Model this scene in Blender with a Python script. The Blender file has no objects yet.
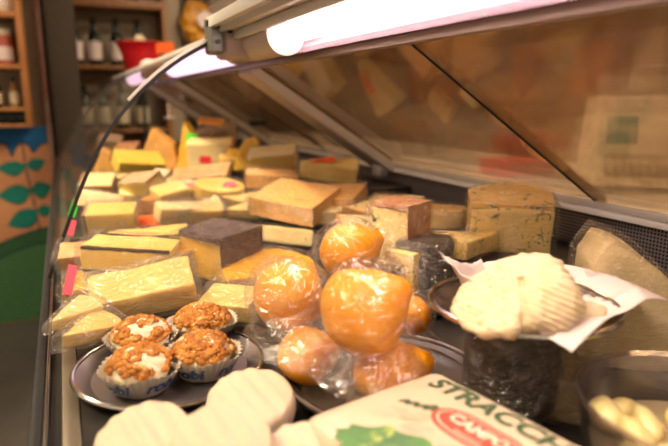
import bpy, bmesh, math, random
from mathutils import Vector, Matrix, noise, Euler
R = math.radians
SPOTK = 2.7
sc = bpy.context.scene
col = sc.collection
rng = random.Random(7)

# ------------------------------------------------------------------ camera
CAMZ = 1.22; F = 580.0; PITCH = R(12.0); YAW = R(24.8)
cd = bpy.data.cameras.new('camera'); cam = bpy.data.objects.new('camera', cd); col.objects.link(cam)
cam.location = (0, 0, CAMZ); cam.rotation_euler = (R(90) - PITCH, 0, -YAW)
cd.sensor_width = 36; cd.lens = F / 668 * 36; cd.clip_start = .02
cd.dof.use_dof = True; cd.dof.focus_distance = .74; cd.dof.aperture_fstop = 3.4
sc.camera = cam

def ray(px, py):
    r = px - 334; u = 223 - py
    fwd = F * math.cos(PITCH) + u * math.sin(PITCH)
    up = u * math.cos(PITCH) - F * math.sin(PITCH)
    return Vector((r * math.cos(YAW) + fwd * math.sin(YAW), fwd * math.cos(YAW) - r * math.sin(YAW), up))
def at(px, py, z):
    d = ray(px, py); t = (z - CAMZ) / d.z
    return Vector((d.x * t, d.y * t, z)), t
def at_y(px, py, y):
    d = ray(px, py); t = y / d.y
    return Vector((d.x * t, y, CAMZ + d.z * t))
def at_x(px, py, x):
    d = ray(px, py); t = x / d.x
    return Vector((x, d.y * t, CAMZ + d.z * t))

# ------------------------------------------------------------------ materials
def newmat(name):
    m = bpy.data.materials.new(name); m.use_nodes = True
    nt = m.node_tree; nt.nodes.clear()
    out = nt.nodes.new('ShaderNodeOutputMaterial')
    return m, nt, out
def coords(nt, scale=(1, 1, 1), rand=True):
    tc = nt.nodes.new('ShaderNodeTexCoord'); mp = nt.nodes.new('ShaderNodeMapping')
    mp.inputs['Scale'].default_value = scale
    nt.links.new(tc.outputs['Object'], mp.inputs['Vector'])
    if rand:
        oi = nt.nodes.new('ShaderNodeObjectInfo'); mul = nt.nodes.new('ShaderNodeMath'); mul.operation = 'MULTIPLY'; mul.inputs[1].default_value = 13.7
        nt.links.new(oi.outputs['Random'], mul.inputs[0]); nt.links.new(mul.outputs[0], mp.inputs['Location'])
    return mp.outputs['Vector']
def noise_tex(nt, vec, scale, detail=4, rough=.55, dist=0):
    n = nt.nodes.new('ShaderNodeTexNoise'); n.inputs['Scale'].default_value = scale
    n.inputs['Detail'].default_value = detail; n.inputs['Roughness'].default_value = rough; n.inputs['Distortion'].default_value = dist
    nt.links.new(vec, n.inputs['Vector']); return n.outputs['Fac']
def ramp(nt, fac, stops):
    r = nt.nodes.new('ShaderNodeValToRGB'); e = r.color_ramp.elements
    while len(e) < len(stops): e.new(.5)
    for el, (p, c) in zip(e, stops): el.position = p; el.color = (c, c, c, 1) if isinstance(c, (int, float)) else (*c, 1)
    nt.links.new(fac, r.inputs['Fac']); return r.outputs['Color']
def mixc(nt, fac, a, b):
    m = nt.nodes.new('ShaderNodeMix'); m.data_type = 'RGBA'
    if isinstance(fac, (int, float)): m.inputs[0].default_value = fac
    else: nt.links.new(fac, m.inputs[0])
    for s, v in ((6, a), (7, b)):
        if isinstance(v, tuple): m.inputs[s].default_value = (*v, 1)
        else: nt.links.new(v, m.inputs[s])
    return m.outputs[2]
def bump(nt, h, strength, dist=.002):
    b = nt.nodes.new('ShaderNodeBump'); b.inputs['Strength'].default_value = strength; b.inputs['Distance'].default_value = dist
    nt.links.new(h, b.inputs['Height']); return b.outputs['Normal']

def mat(name, c1, c2=None, rough=.5, nscale=30, metal=0, sss=0, bmp=0, bscale=120, spots=None, spec=.5, stretch=(1, 1, 1), coat=0):
    """spots: list of (colour, scale, lo, hi, distortion): where the noise passes lo..hi the colour shows"""
    m, nt, out = newmat(name)
    p = nt.nodes.new('ShaderNodeBsdfPrincipled'); nt.links.new(p.outputs[0], out.inputs[0])
    p.inputs['Roughness'].default_value = rough; p.inputs['Metallic'].default_value = metal
    p.inputs['Specular IOR Level'].default_value = spec
    v = coords(nt, stretch)
    c = c1
    if c2: c = mixc(nt, ramp(nt, noise_tex(nt, v, nscale), [(.35, 0.), (.65, 1.)]), c1, c2)
    for s in spots or []:
        f = ramp(nt, noise_tex(nt, v, s[1], 3, .6, s[4] if len(s) > 4 else 0), [(s[2], 0.), (s[3], 1.)])
        c = mixc(nt, f, c, s[0])
    if isinstance(c, tuple): p.inputs['Base Color'].default_value = (*c, 1)
    else: nt.links.new(c, p.inputs['Base Color'])
    if sss:
        p.inputs['Subsurface Weight'].default_value = sss; p.inputs['Subsurface Radius'].default_value = (.012, .007, .003); p.inputs['Subsurface Scale'].default_value = .6
    if coat: p.inputs['Coat Weight'].default_value = coat; p.inputs['Coat Roughness'].default_value = .12
    if bmp: nt.links.new(bump(nt, noise_tex(nt, v, bscale, 5), bmp), p.inputs['Normal'])
    return m

def film(name, gloss=.18, milk=.05, tint=(.985, .975, .955), rough=.16, wr=.6, wscale=45):
    m, nt, out = newmat(name)
    v = coords(nt, (1, 1, 2.2))
    h1 = noise_tex(nt, v, wscale, 3, .5, 1.6)
    ab = nt.nodes.new('ShaderNodeMath'); ab.operation = 'SUBTRACT'; ab.inputs[1].default_value = .5; nt.links.new(h1, ab.inputs[0])
    a2 = nt.nodes.new('ShaderNodeMath'); a2.operation = 'ABSOLUTE'; nt.links.new(ab.outputs[0], a2.inputs[0])
    nrm = bump(nt, a2.outputs[0], wr, .03)
    t = nt.nodes.new('ShaderNodeBsdfTransparent'); t.inputs[0].default_value = (*tint, 1)
    g = nt.nodes.new('ShaderNodeBsdfGlossy'); g.inputs['Roughness'].default_value = rough; g.inputs['Color'].default_value = (1, 1, 1, 1)
    d = nt.nodes.new('ShaderNodeBsdfDiffuse'); d.inputs[0].default_value = (.85, .82, .78, 1)
    tr = nt.nodes.new('ShaderNodeBsdfTranslucent'); tr.inputs[0].default_value = (.85, .82, .78, 1)
    for b in (g, d): nt.links.new(nrm, b.inputs['Normal'])
    lw = nt.nodes.new('ShaderNodeLayerWeight'); lw.inputs['Blend'].default_value = .3
    ma = nt.nodes.new('ShaderNodeMath'); ma.operation = 'MULTIPLY_ADD'; ma.inputs[1].default_value = .26; ma.inputs[2].default_value = gloss; ma.use_clamp = True
    nt.links.new(lw.outputs['Facing'], ma.inputs[0]); nt.links.new(nrm, lw.inputs['Normal'])
    dt = nt.nodes.new('ShaderNodeMixShader'); dt.inputs[0].default_value = .5
    nt.links.new(d.outputs[0], dt.inputs[1]); nt.links.new(tr.outputs[0], dt.inputs[2])
    mk = ramp(nt, noise_tex(nt, v, wscale * 1.7, 4, .6, 2.), [(.45, milk * .5), (.62, milk * 2.2)])
    m1 = nt.nodes.new('ShaderNodeMixShader'); nt.links.new(mk, m1.inputs[0]); nt.links.new(t.outputs[0], m1.inputs[1]); nt.links.new(dt.outputs[0], m1.inputs[2])
    m2 = nt.nodes.new('ShaderNodeMixShader'); nt.links.new(ma.outputs[0], m2.inputs[0]); nt.links.new(m1.outputs[0], m2.inputs[1]); nt.links.new(g.outputs[0], m2.inputs[2])
    nt.links.new(m2.outputs[0], out.inputs[0]); return m

def glass(name, tint=(.95, .93, .9), gloss=.1, dust=.03, rough=.03, dustcol=(.7, .6, .5), facing=.5, smear=0):
    m, nt, out = newmat(name)
    t = nt.nodes.new('ShaderNodeBsdfTransparent'); t.inputs[0].default_value = (*tint, 1)
    g = nt.nodes.new('ShaderNodeBsdfGlossy'); g.inputs['Roughness'].default_value = rough
    d = nt.nodes.new('ShaderNodeBsdfDiffuse'); d.inputs[0].default_value = (*dustcol, 1)
    lw = nt.nodes.new('ShaderNodeLayerWeight'); lw.inputs['Blend'].default_value = .25
    ma = nt.nodes.new('ShaderNodeMath'); ma.operation = 'MULTIPLY_ADD'; ma.inputs[1].default_value = facing; ma.inputs[2].default_value = gloss; ma.use_clamp = True
    nt.links.new(lw.outputs['Fresnel'], ma.inputs[0])
    v = coords(nt, rand=False)
    mk = ramp(nt, noise_tex(nt, v, 6, 6, .7, .5), [(.3, dust * .4), (.7, dust * 1.6)])
    if smear:
        rf = nt.nodes.new('ShaderNodeBsdfRefraction'); rf.inputs['IOR'].default_value = 1.03; rf.inputs['Roughness'].default_value = .22; rf.inputs['Color'].default_value = (*tint, 1)
        sm = nt.nodes.new('ShaderNodeMixShader'); sm.inputs[0].default_value = smear; nt.links.new(t.outputs[0], sm.inputs[1]); nt.links.new(rf.outputs[0], sm.inputs[2]); t = sm
    m1 = nt.nodes.new('ShaderNodeMixShader'); nt.links.new(mk, m1.inputs[0]); nt.links.new(t.outputs[0], m1.inputs[1]); nt.links.new(d.outputs[0], m1.inputs[2])
    m2 = nt.nodes.new('ShaderNodeMixShader'); nt.links.new(ma.outputs[0], m2.inputs[0]); nt.links.new(m1.outputs[0], m2.inputs[1]); nt.links.new(g.outputs[0], m2.inputs[2])
    nt.links.new(m2.outputs[0], out.inputs[0]); return m
def emis(name, c, s):
    m, nt, out = newmat(name); e = nt.nodes.new('ShaderNodeEmission'); e.inputs[0].default_value = (*c, 1); e.inputs[1].default_value = s
    nt.links.new(e.outputs[0], out.inputs[0]); return m

def perforated():
    m, nt, out = newmat('perforated_metal')
    p = nt.nodes.new('ShaderNodeBsdfPrincipled'); nt.links.new(p.outputs[0], out.inputs[0])
    p.inputs['Metallic'].default_value = .7; p.inputs['Roughness'].default_value = .45
    tc = nt.nodes.new('ShaderNodeTexCoord'); sp = nt.nodes.new('ShaderNodeSeparateXYZ'); nt.links.new(tc.outputs['Object'], sp.inputs[0])
    def M(op, a, b=None):
        n = nt.nodes.new('ShaderNodeMath'); n.operation = op
        for i, q in enumerate((a, b)):
            if q is None: continue
            if isinstance(q, (int, float)): n.inputs[i].default_value = q
            else: nt.links.new(q, n.inputs[i])
        return n.outputs[0]
    S = 2 * math.pi / .0115
    a = M('SINE', M('MULTIPLY', M('ADD', sp.outputs['Y'], sp.outputs['Z']), S)); b = M('SINE', M('MULTIPLY', M('SUBTRACT', sp.outputs['Y'], sp.outputs['Z']), S))
    f = M('GREATER_THAN', M('MULTIPLY', a, b), .28)
    nt.links.new(mixc(nt, f, (.34, .33, .34), (.004, .004, .004)), p.inputs['Base Color'])
    return m

def mural_brick(name, c1, c2):
    m, nt, out = newmat(name)
    p = nt.nodes.new('ShaderNodeBsdfPrincipled'); nt.links.new(p.outputs[0], out.inputs[0]); p.inputs['Roughness'].default_value = .7
    tc = nt.nodes.new('ShaderNodeTexCoord'); mp = nt.nodes.new('ShaderNodeMapping'); mp.inputs['Rotation'].default_value = (R(90), 0, 0)
    nt.links.new(tc.outputs['Object'], mp.inputs[0])
    b = nt.nodes.new('ShaderNodeTexBrick'); nt.links.new(mp.outputs[0], b.inputs['Vector'])
    b.inputs['Scale'].default_value = 22; b.inputs['Color1'].default_value = (*c1, 1); b.inputs['Color2'].default_value = (*c2, 1)
    b.inputs['Mortar'].default_value = (c1[0] * .45, c1[1] * .42, c1[2] * .4, 1); b.inputs['Mortar Size'].default_value = .03
    b.inputs['Row Height'].default_value = .25; b.inputs['Brick Width'].default_value = .35
    nt.links.new(b.outputs['Color'], p.inputs['Base Color']); return m

M = {}
M['paste'] = mat('pale_cheese_paste', (.90, .66, .24), (.84, .56, .16), .5, 18, sss=.25, bmp=.35)
M['cream'] = mat('cream_cheese_paste', (.92, .76, .40), (.88, .67, .30), .5, 18, sss=.25, bmp=.35)
M['yellow'] = mat('yellow_cheese_paste', (.90, .58, .09), (.84, .48, .05), .45, 14, sss=.25, bmp=.25)
M['straw'] = mat('straw_cheese_paste', (.90, .64, .18), (.82, .53, .11), .5, 20, sss=.25, bmp=.3)
M['greenish'] = mat('olive_yellow_cheese_paste', (.72, .54, .10), (.66, .47, .07), .5, 20, sss=.2, bmp=.3)
M['saffron'] = mat('saffron_cheese_paste', (.86, .47, .02), (.76, .37, .01), .35, 14, sss=.2, bmp=.3, spots=[((.10, .07, .02), 26, .68, .72, .3)])
M['truffle'] = mat('truffle_speckled_paste', (.92, .75, .36), (.88, .66, .27), .5, 18, sss=.25, bmp=.35, spots=[((.07, .045, .02), 70, .70, .73, .3)])
M['veined'] = mat('blue_veined_paste', (.97, .74, .30), (.94, .64, .18), .55, 14, sss=.2, bmp=.5, spots=[((.10, .13, .08), 62, .60, .68, 1.2), ((.20, .17, .09), 38, .62, .72, 1.)])
M['gorgonzola'] = mat('gorgonzola_paste', (.88, .66, .26), (.84, .54, .15), .45, 22, sss=.2, bmp=.5, spots=[((.25, .27, .14), 45, .60, .70, 1.5)])
M['rind_orange'] = mat('orange_rind', (.72, .34, .07), (.60, .24, .05), .55, 26, bmp=.6, spots=[((.80, .56, .28), 90, .60, .72, .5)])
M['rind_toast'] = mat('toasted_golden_rind', (.84, .42, .08), (.76, .40, .12), .6, 35, bmp=.8, spots=[((.86, .64, .32), 150, .57, .66, .5), ((.5, .19, .03), 40, .62, .75, .5)])
M['rind_brown'] = mat('brown_rind', (.42, .22, .09), (.54, .32, .15), .65, 30, bmp=.8)
M['rind_taupe'] = mat('taupe_rind', (.38, .25, .14), (.46, .32, .19), .6, 30, bmp=.5)
M['rind_pink'] = mat('pinkish_washed_rind', (.46, .17, .06), (.55, .29, .13), .6, 34, bmp=1., spots=[((.75, .58, .42), 70, .60, .70, .8), ((.34, .13, .05), 30, .60, .7, .6)])
M['rind_dark'] = mat('dark_purple_rind', (.055, .032, .035), (.11, .07, .065), .42, 60, bmp=1.2, bscale=160, spots=[((.30, .22, .2), 190, .64, .7, .5)])
M['rind_black'] = mat('black_truffle_rind', (.03, .02, .015), (.10, .055, .03), .5, 60, bmp=1.)
M['rind_blue'] = mat('mouldy_blue_cheese_rind', (.90, .60, .22), (.84, .50, .15), .6, 20, bmp=.8, spots=[((.16, .17, .10), 40, .58, .68, 1.2), ((.80, .64, .42), 60, .62, .72, .6)])
M['rind_cream'] = mat('cream_waxy_rind', (.84, .68, .36), (.76, .58, .25), .5, 18, bmp=.5, sss=.1)
M['leafdark'] = mat('dark_leaf_coating', (.022, .014, .009), (.055, .034, .02), .38, 70, bmp=1.6, bscale=120, stretch=(1, 1, 2.5), spots=[((.14, .10, .07), 120, .64, .70, 1.)])
M['scamorza'] = mat('smoked_cheese_skin', (.86, .27, .004), (.90, .40, .008),   .3, 16, sss=0, bmp=.15, bscale=60, coat=.25, spots=[((.72, .17, .008), 20, .56, .75, .8), ((.92, .52, .03), 13, .66, .80, .3)])
M['ricotta'] = mat('ricotta_curd', (.62, .51, .33), (.59, .47, .28), .55, 40, sss=.35, bmp=.7, bscale=170)
M['goat'] = mat('white_fresh_cheese', (.66, .55, .41), (.63, .51, .36), .5, 12, sss=.3, bmp=.5, bscale=160)
M['cake'] = mat('white_cream_cheese', (.86, .76, .58), (.80, .66, .45), .6, 50, sss=.3, bmp=.7)
M['crumb'] = mat('toasted_crumbs', (.56, .23, .03), (.36, .12, .012), .55, 90, bmp=.8, spots=[((.80, .52, .20), 70, .58, .68, .5)])
M['paper'] = mat('pinkish_white_paper', (.76, .66, .62), (.72, .61, .57), .6, 20, sss=0, bmp=.3, bscale=60)
M['cup'] = mat('white_paper_cup', (.80, .73, .62), (.74, .66, .54), .6, 40)
M['blueink'] = mat('blue_ink', (.03, .09, .28), rough=.5)
M['film'] = film('clear_cling_film', .06, .015, rough=.09, wr=.8, wscale=40)
M['film_heavy'] = film('creased_cling_film', .09, .015, wr=1., wscale=36, rough=.10)
M['bag'] = film('plastic_bag_film', .05, .03, wr=1.0, wscale=18, rough=.13)
M['bagpale'] = film('milky_bag_film', .07, .08, wr=.6, wscale=18, rough=.15)
M['bagskirt'] = film('bag_skirt_film', .11, .07, wr=.6, wscale=22, rough=.12)
M['orange_tag'] = mat('fluorescent_orange_card', (1., .14, .01), rough=.6)
M['green_tag'] = mat('fluorescent_green_card', (.03, .80, .05), rough=.6)
M['red_tag'] = mat('red_card', (.85, .03, .05), rough=.6)
M['pink_tag'] = mat('pink_card', (.95, .12, .20), rough=.6)
M['white_tag'] = mat('white_card', (.82, .76, .70), rough=.6)
M['sticker'] = mat('pale_lilac_sticker', (.62, .52, .50), rough=.5)
M['steel'] = mat('brushed_steel', (.42, .40, .39), (.34, .32, .31), .28, 8, metal=1, stretch=(1, 8, 1))
M['darksteel'] = mat('dark_stained_steel', (.50, .44, .44), (.40, .36, .36), .42, 8, metal=1, bmp=.05)
M['chrome'] = mat('polished_rim', (.62, .60, .58), rough=.16, metal=1)
M['alu'] = mat('warm_aluminium', (.74, .70, .66), (.66, .62, .58), .38, 6, metal=.4)
M['white_alu'] = mat('white_painted_metal', (.90, .88, .86), (.84, .82, .80), .35, 5)
M['taupe_metal'] = mat('taupe_painted_strut', (.62, .50, .42), (.56, .45, .37), .4, 5, metal=.2)
M['pinkpanel'] = mat('pinkish_painted_panel', (.24, .12, .16), (.21, .11, .15), .4, 5)
M['hingepaint'] = mat('pinkish_beige_housing', (.60, .48, .46), (.54, .43, .41), .4, 5)
M['black'] = mat('black_rubber', (.012, .012, .012), rough=.5)
M['deck'] = mat('dark_deck_metal', (.06, .052, .048), (.045, .04, .036), .4, 10, metal=.5)
M['groove'] = mat('dark_groove', (.03, .028, .026), rough=.4)
M['olive_alu'] = mat('dull_bronze_rail', (.30, .25, .19), (.24, .20, .15), .35, 5, metal=.6)
M['perf'] = perforated()
M['curved_glass'] = glass('curved_glass', (.97, .96, .95), .012, .012, facing=.22)
M['rear_glass'] = glass('smeared_rear_glass', (.86, .76, .64), .05, .19, .07, (.72, .50, .31), facing=.3, smear=.35)
M['lamp'] = emis('lit_tube', (1, .83, .74), 28.0)
def covermat():
    m, nt, out = newmat('pink_translucent_cover')
    t = nt.nodes.new('ShaderNodeBsdfTransparent'); t.inputs[0].default_value = (1, .93, .95, 1)
    tr = nt.nodes.new('ShaderNodeBsdfTranslucent'); tr.inputs[0].default_value = (.95, .58, .72, 1)
    df = nt.nodes.new('ShaderNodeBsdfDiffuse'); df.inputs[0].default_value = (.75, .6, .62, 1)
    a = nt.nodes.new('ShaderNodeMixShader'); a.inputs[0].default_value = .35; nt.links.new(tr.outputs[0], a.inputs[1]); nt.links.new(df.outputs[0], a.inputs[2])
    b = nt.nodes.new('ShaderNodeMixShader'); b.inputs[0].default_value = .09; nt.links.new(t.outputs[0], b.inputs[1]); nt.links.new(a.outputs[0], b.inputs[2])
    nt.links.new(b.outputs[0], out.inputs[0]); return m
M['cover'] = covermat()
M['lamp_far'] = emis('dim_pink_diffuser', (1, .66, .84), 1.5)
M['lampoff'] = mat('unlit_diffuser', (.62, .52, .48), (.55, .46, .42), .35, 5)
M['clear'] = glass('clear_plastic', (.93, .9, .88), .08, .05, .06, (.6, .5, .5), facing=.6)
M['floor'] = mat('dark_worn_concrete', (.12, .108, .095), (.085, .078, .07), .5, 2.2, bmp=.2, bscale=30, spots=[((.16, .15, .13), 5, .62, .74, 1.)])
M['wall'] = mat('warm_plaster', (.30, .22, .15), (.25, .18, .12), .8, 2)
M['wallpale'] = mat('beige_panelling', (.40, .32, .24), (.34, .27, .19), .8, 2)
M['ceil'] = mat('pale_ceiling', (.6, .55, .48), rough=.9)
M['wood'] = mat('honey_wood', (.30, .13, .04), (.22, .09, .025), .5, 6, stretch=(6, 1, 1))
M['wood_orange'] = mat('orange_wood', (.42, .17, .05), (.32, .12, .03), .5, 6, stretch=(6, 1, 1))
M['wood_dark'] = mat('dark_weathered_wood', (.050, .036, .025), (.038, .027, .018), .8, 5, spec=.2, stretch=(1, 1, .2))
M['wood_beige'] = mat('light_beige_wood', (.36, .28, .19), (.30, .23, .15), .6, 5, stretch=(1, 1, .2))
M['bottle'] = mat('black_green_bottle_glass', (.006, .007, .004), rough=.2, spec=.3)
M['bottle_green'] = mat('olive_bottle_glass', (.02, .02, .008), rough=.2, spec=.35)
M['bottle_amber'] = mat('amber_bottle', (.36, .20, .06), rough=.2)
M['label_pink'] = mat('rose_white_label', (.74, .61, .57), rough=.7)
M['label_cream'] = mat('cream_label', (.60, .50, .34), rough=.7)
M['redbasket'] = mat('red_plastic', (.62, .012, .02), rough=.35)
M['pack_white'] = mat('cream_package_wrapper', (.66, .54, .40), (.60, .48, .34), .4, 10, coat=.2)
M['pack_green'] = mat('printed_leaf_green', (.10, .26, .06), (.05, .15, .05), .5, 60, spots=[((.36, .44, .10), 40, .58, .66, .5), ((.16, .09, .05), 45, .64, .70, .5)])
M['pack_pink'] = mat('printed_salmon', (.72, .34, .22), (.74, .48, .36), .5, 40)
M['pack_dkgreen'] = mat('printed_dark_green', (.055, .10, .045), rough=.5)
M['pack_red'] = mat('printed_red', (.70, .06, .035), rough=.45)
M['pack_letter'] = mat('printed_cream_letters', (.82, .62, .48), rough=.5)
M['m_salmon'] = mural_brick('mural_salmon_brick', (.86, .40, .18), (.78, .34, .15))
M['m_blue'] = mural_brick('mural_blue_brick', (.01, .20, .52), (.01, .17, .45))
M['m_leaf'] = mural_brick('mural_leaf_green', (.004, .30, .22), (.003, .25, .18))
M['m_line'] = mat('mural_dark_line', (.015, .035, .06), rough=.7)
M['m_hill'] = mural_brick('mural_hill_green', (.04, .17, .06), (.035, .14, .055))
M['m_hill2'] = mural_brick('mural_light_hill_green', (.09, .27, .10), (.075, .23, .085))
M['scale_body'] = mat('off_white_scale_casing', (.80, .72, .60), (.75, .67, .55), .45, 4)
M['scale_dark'] = mat('dark_scale_feet', (.05, .04, .035), rough=.5)
M['teal'] = mat('teal_scale_display', (.01, .22, .20), rough=.25)
M['pale_line'] = mat('grey_keypad', (.42, .36, .29), rough=.5)
M['key'] = mat('cream_keys', (.70, .60, .45), rough=.5)
M['counter'] = mat('pale_counter', (.52, .45, .37), (.46, .40, .33), .4, 4)
M['shelfgood_o'] = mat('orange_packets', (.55, .20, .05), (.42, .13, .03), .5, 12)
M['shelfgood_b'] = mat('brown_packets', (.22, .11, .05), (.16, .08, .04), .5, 12)
M['shelfgood_c'] = mat('cream_packets', (.52, .40, .26), (.44, .32, .2), .5, 12)
M['pasta'] = mat('golden_pasta', (.72, .33, .02), (.55, .22, .01), .4, 30, bmp=1., bscale=40)
M['greens'] = mat('green_vegetable', (.16, .22, .04), (.36, .30, .12), .6, 30)
M['pale_chunk'] = mat('pale_yellow_chunk', (.76, .62, .22), (.72, .60, .30), .35, 20, sss=.25, bmp=.3, coat=.3)
M['kraft'] = mat('translucent_olive_wrap', (.30, .22, .10), (.24, .17, .08), .35, 12, coat=.3)
M['dust'] = mat('dark_dish', (.07, .055, .05), rough=.3)

# ------------------------------------------------------------------ mesh helpers
def link(name, bm, m=None, parent=None, smooth=35, mats=None, loc=None, rot=None):
    bmesh.ops.recalc_face_normals(bm, faces=bm.faces)
    me = bpy.data.meshes.new(name); bm.to_mesh(me); bm.free()
    for x in (mats or [m]): me.materials.append(x)
    if smooth:
        for p in me.polygons: p.use_smooth = True
        me.set_sharp_from_angle(angle=R(smooth))
    o = bpy.data.objects.new(name, me); col.objects.link(o)
    if parent: o.parent = parent
    if loc is not None: o.location = loc
    if rot is not None: o.rotation_euler = rot
    return o
def tag(o, label, cat, group=None, kind=None):
    if label: o['label'] = label
    if cat: o['category'] = cat
    if group: o['group'] = group
    if kind: o['kind'] = kind
    return o
def thing(name, label, cat, loc=(0, 0, 0), yaw=0, group=None, tilt=(0, 0)):
    o = bpy.data.objects.new(name, None); col.objects.link(o); o.empty_display_size = .02
    o.location = loc; o.rotation_euler = (R(tilt[0]), R(tilt[1]), R(yaw) - YAW)
    return tag(o, label, cat, group)
def box(bm, x0, x1, y0, y1, z0, z1, mi=0):
    v = [bm.verts.new(p) for p in ((x0, y0, z0), (x1, y0, z0), (x1, y1, z0), (x0, y1, z0), (x0, y0, z1), (x1, y0, z1), (x1, y1, z1), (x0, y1, z1))]
    fs = []
    for f in ((0, 3, 2, 1), (4, 5, 6, 7), (0, 1, 5, 4), (1, 2, 6, 5), (2, 3, 7, 6), (3, 0, 4, 7)):
        q = bm.faces.new([v[i] for i in f]); q.material_index = mi; fs.append(q)
    return v
def boxbm(x0, x1, y0, y1, z0, z1, bev=0, seg=2):
    bm = bmesh.new(); box(bm, x0, x1, y0, y1, z0, z1)
    if bev: bmesh.ops.bevel(bm, geom=bm.edges[:], offset=bev, segments=seg, affect='EDGES', profile=.5)
    return bm
def prism(bm, pts, z0, z1, top=None):
    top = top or pts
    b = [bm.verts.new((p[0], p[1], z0)) for p in pts]; t = [bm.verts.new((p[0], p[1], z1)) for p in top]
    n = len(pts)
    bm.faces.new(b[::-1]); bm.faces.new(t)
    for i in range(n): bm.faces.new((b[i], b[(i + 1) % n], t[(i + 1) % n], t[i]))
def lathe(prof, n=32, bm=None, c=(0, 0)):
    bm = bm or bmesh.new(); rings = []
    for r, z in prof:
        if r < 1e-6: rings.append([bm.verts.new((c[0], c[1], z))])
        else: rings.append([bm.verts.new((c[0] + r * math.cos(2 * math.pi * i / n), c[1] + r * math.sin(2 * math.pi * i / n), z)) for i in range(n)])
    for a, b in zip(rings, rings[1:]):
        for i in range(n):
            j = (i + 1) % n
            if len(a) == 1 and len(b) == 1: continue
            if len(a) == 1: bm.faces.new((a[0], b[i], b[j]))
            elif len(b) == 1: bm.faces.new((a[i], a[j], b[0]))
            else: bm.faces.new((a[i], a[j], b[j], b[i]))
    return bm
def tube(bm, pts, r, n=8, caps=True):
    pts = [Vector(p) for p in pts]; rings = []
    for i, p in enumerate(pts):
        t = (pts[min(i + 1, len(pts) - 1)] - pts[max(i - 1, 0)]).normalized()
        a = t.cross(Vector((0, 0, 1)));
        if a.length < 1e-3: a = t.cross(Vector((0, 1, 0)))
        a.normalize(); b = t.cross(a)
        rings.append([bm.verts.new(p + (a * math.cos(2 * math.pi * k / n) + b * math.sin(2 * math.pi * k / n)) * r) for k in range(n)])
    for A, B in zip(rings, rings[1:]):
        for k in range(n): bm.faces.new((A[k], A[(k + 1) % n], B[(k + 1) % n], B[k]))
    if caps: bm.faces.new(rings[0][::-1]); bm.faces.new(rings[-1])
    return bm
def refine(bm, maxlen, rounds=5):
    bmesh.ops.triangulate(bm, faces=bm.faces[:])
    for _ in range(rounds):
        es = [e for e in bm.edges if e.calc_length() > maxlen]
        if not es: break
        bmesh.ops.subdivide_edges(bm, edges=es, cuts=1)
        bmesh.ops.triangulate(bm, faces=[f for f in bm.faces if len(f.verts) > 3])
def wobble(bm, amp, scale, seed=0, ridged=False):
    bm.normal_update(); off = Vector((seed * 3.17, seed * 1.31, -seed * 2.11))
    for v in bm.verts:
        n = noise.noise(v.co * scale + off)
        if ridged: n = .5 - abs(n) * 2
        n += .5 * noise.noise(v.co * scale * 2.3 + off)
        v.co += v.normal * n * amp

# ------------------------------------------------------------------ generic cheese piece
def outline(form, L, W):
    if form == 'block': return [(-L/2, -W/2), (L/2, -W/2), (L/2, W/2), (-L/2, W/2)], {'xm': [3], 'xp': [1], 'ym': [0], 'yp': [2]}
    if form == 'sector':      # apex to -x, rind arc on +x
        a = math.asin(min(.98, W / 2 / L)); n = 8
        pts = [(-L/2, 0)] + [(-L/2 + L * math.cos(-a + 2 * a * i / n), L * math.sin(-a + 2 * a * i / n)) for i in range(n + 1)]
        return pts, {'arc': list(range(1, n + 1)), 'ym': [0], 'yp': [n + 1]}
    if form == 'arcblock':    # block whose far (+y) edge bows like the outside of a wheel
        n = 8; pts = [(-L/2, -W/2), (L/2, -W/2)] + [(L/2 - L * i / n, W/2 * .55 + W * .22 * math.sin(math.pi * i / n) * 2) for i in range(n + 1)]
        return pts, {'arc': list(range(2, n + 2)), 'ym': [0]}
    if form == 'oval':
        n = 20; pts = [(L/2 * math.cos(2 * math.pi * i / n), W/2 * math.sin(2 * math.pi * i / n)) for i in range(n)]
        return pts, {'arc': list(range(n))}
def offset_pts(pts, t):
    n = len(pts); out = []
    for i in range(n):
        p0 = Vector(pts[i - 1]); p1 = Vector(pts[i]); p2 = Vector(pts[(i + 1) % n])
        a = (p1 - p0).normalized(); b = (p2 - p1).normalized()
        na = Vector((a.y, -a.x)); nb = Vector((b.y, -b.x)); m = (na + nb)
        m = m.normalized() / max(.5, m.length / 2) if m.length > .2 else na
        out.append(p1 + m * t)
    return out
def solid_strip(bm, pts, off, edges, z0, z1):
    n = len(pts)
    for i in edges:
        j = (i + 1) % n
        q = [pts[i], pts[j], off[j], off[i]]
        prism(bm, [(a[0], a[1]) for a in q], z0, z1)
    bmesh.ops.remove_doubles(bm, verts=bm.verts, dist=1e-5)
    # drop the inner walls between neighbouring strip pieces
    dup = {}
    for f in bm.faces: dup.setdefault(tuple(sorted(v.index for v in f.verts)), []).append(f)

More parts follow.
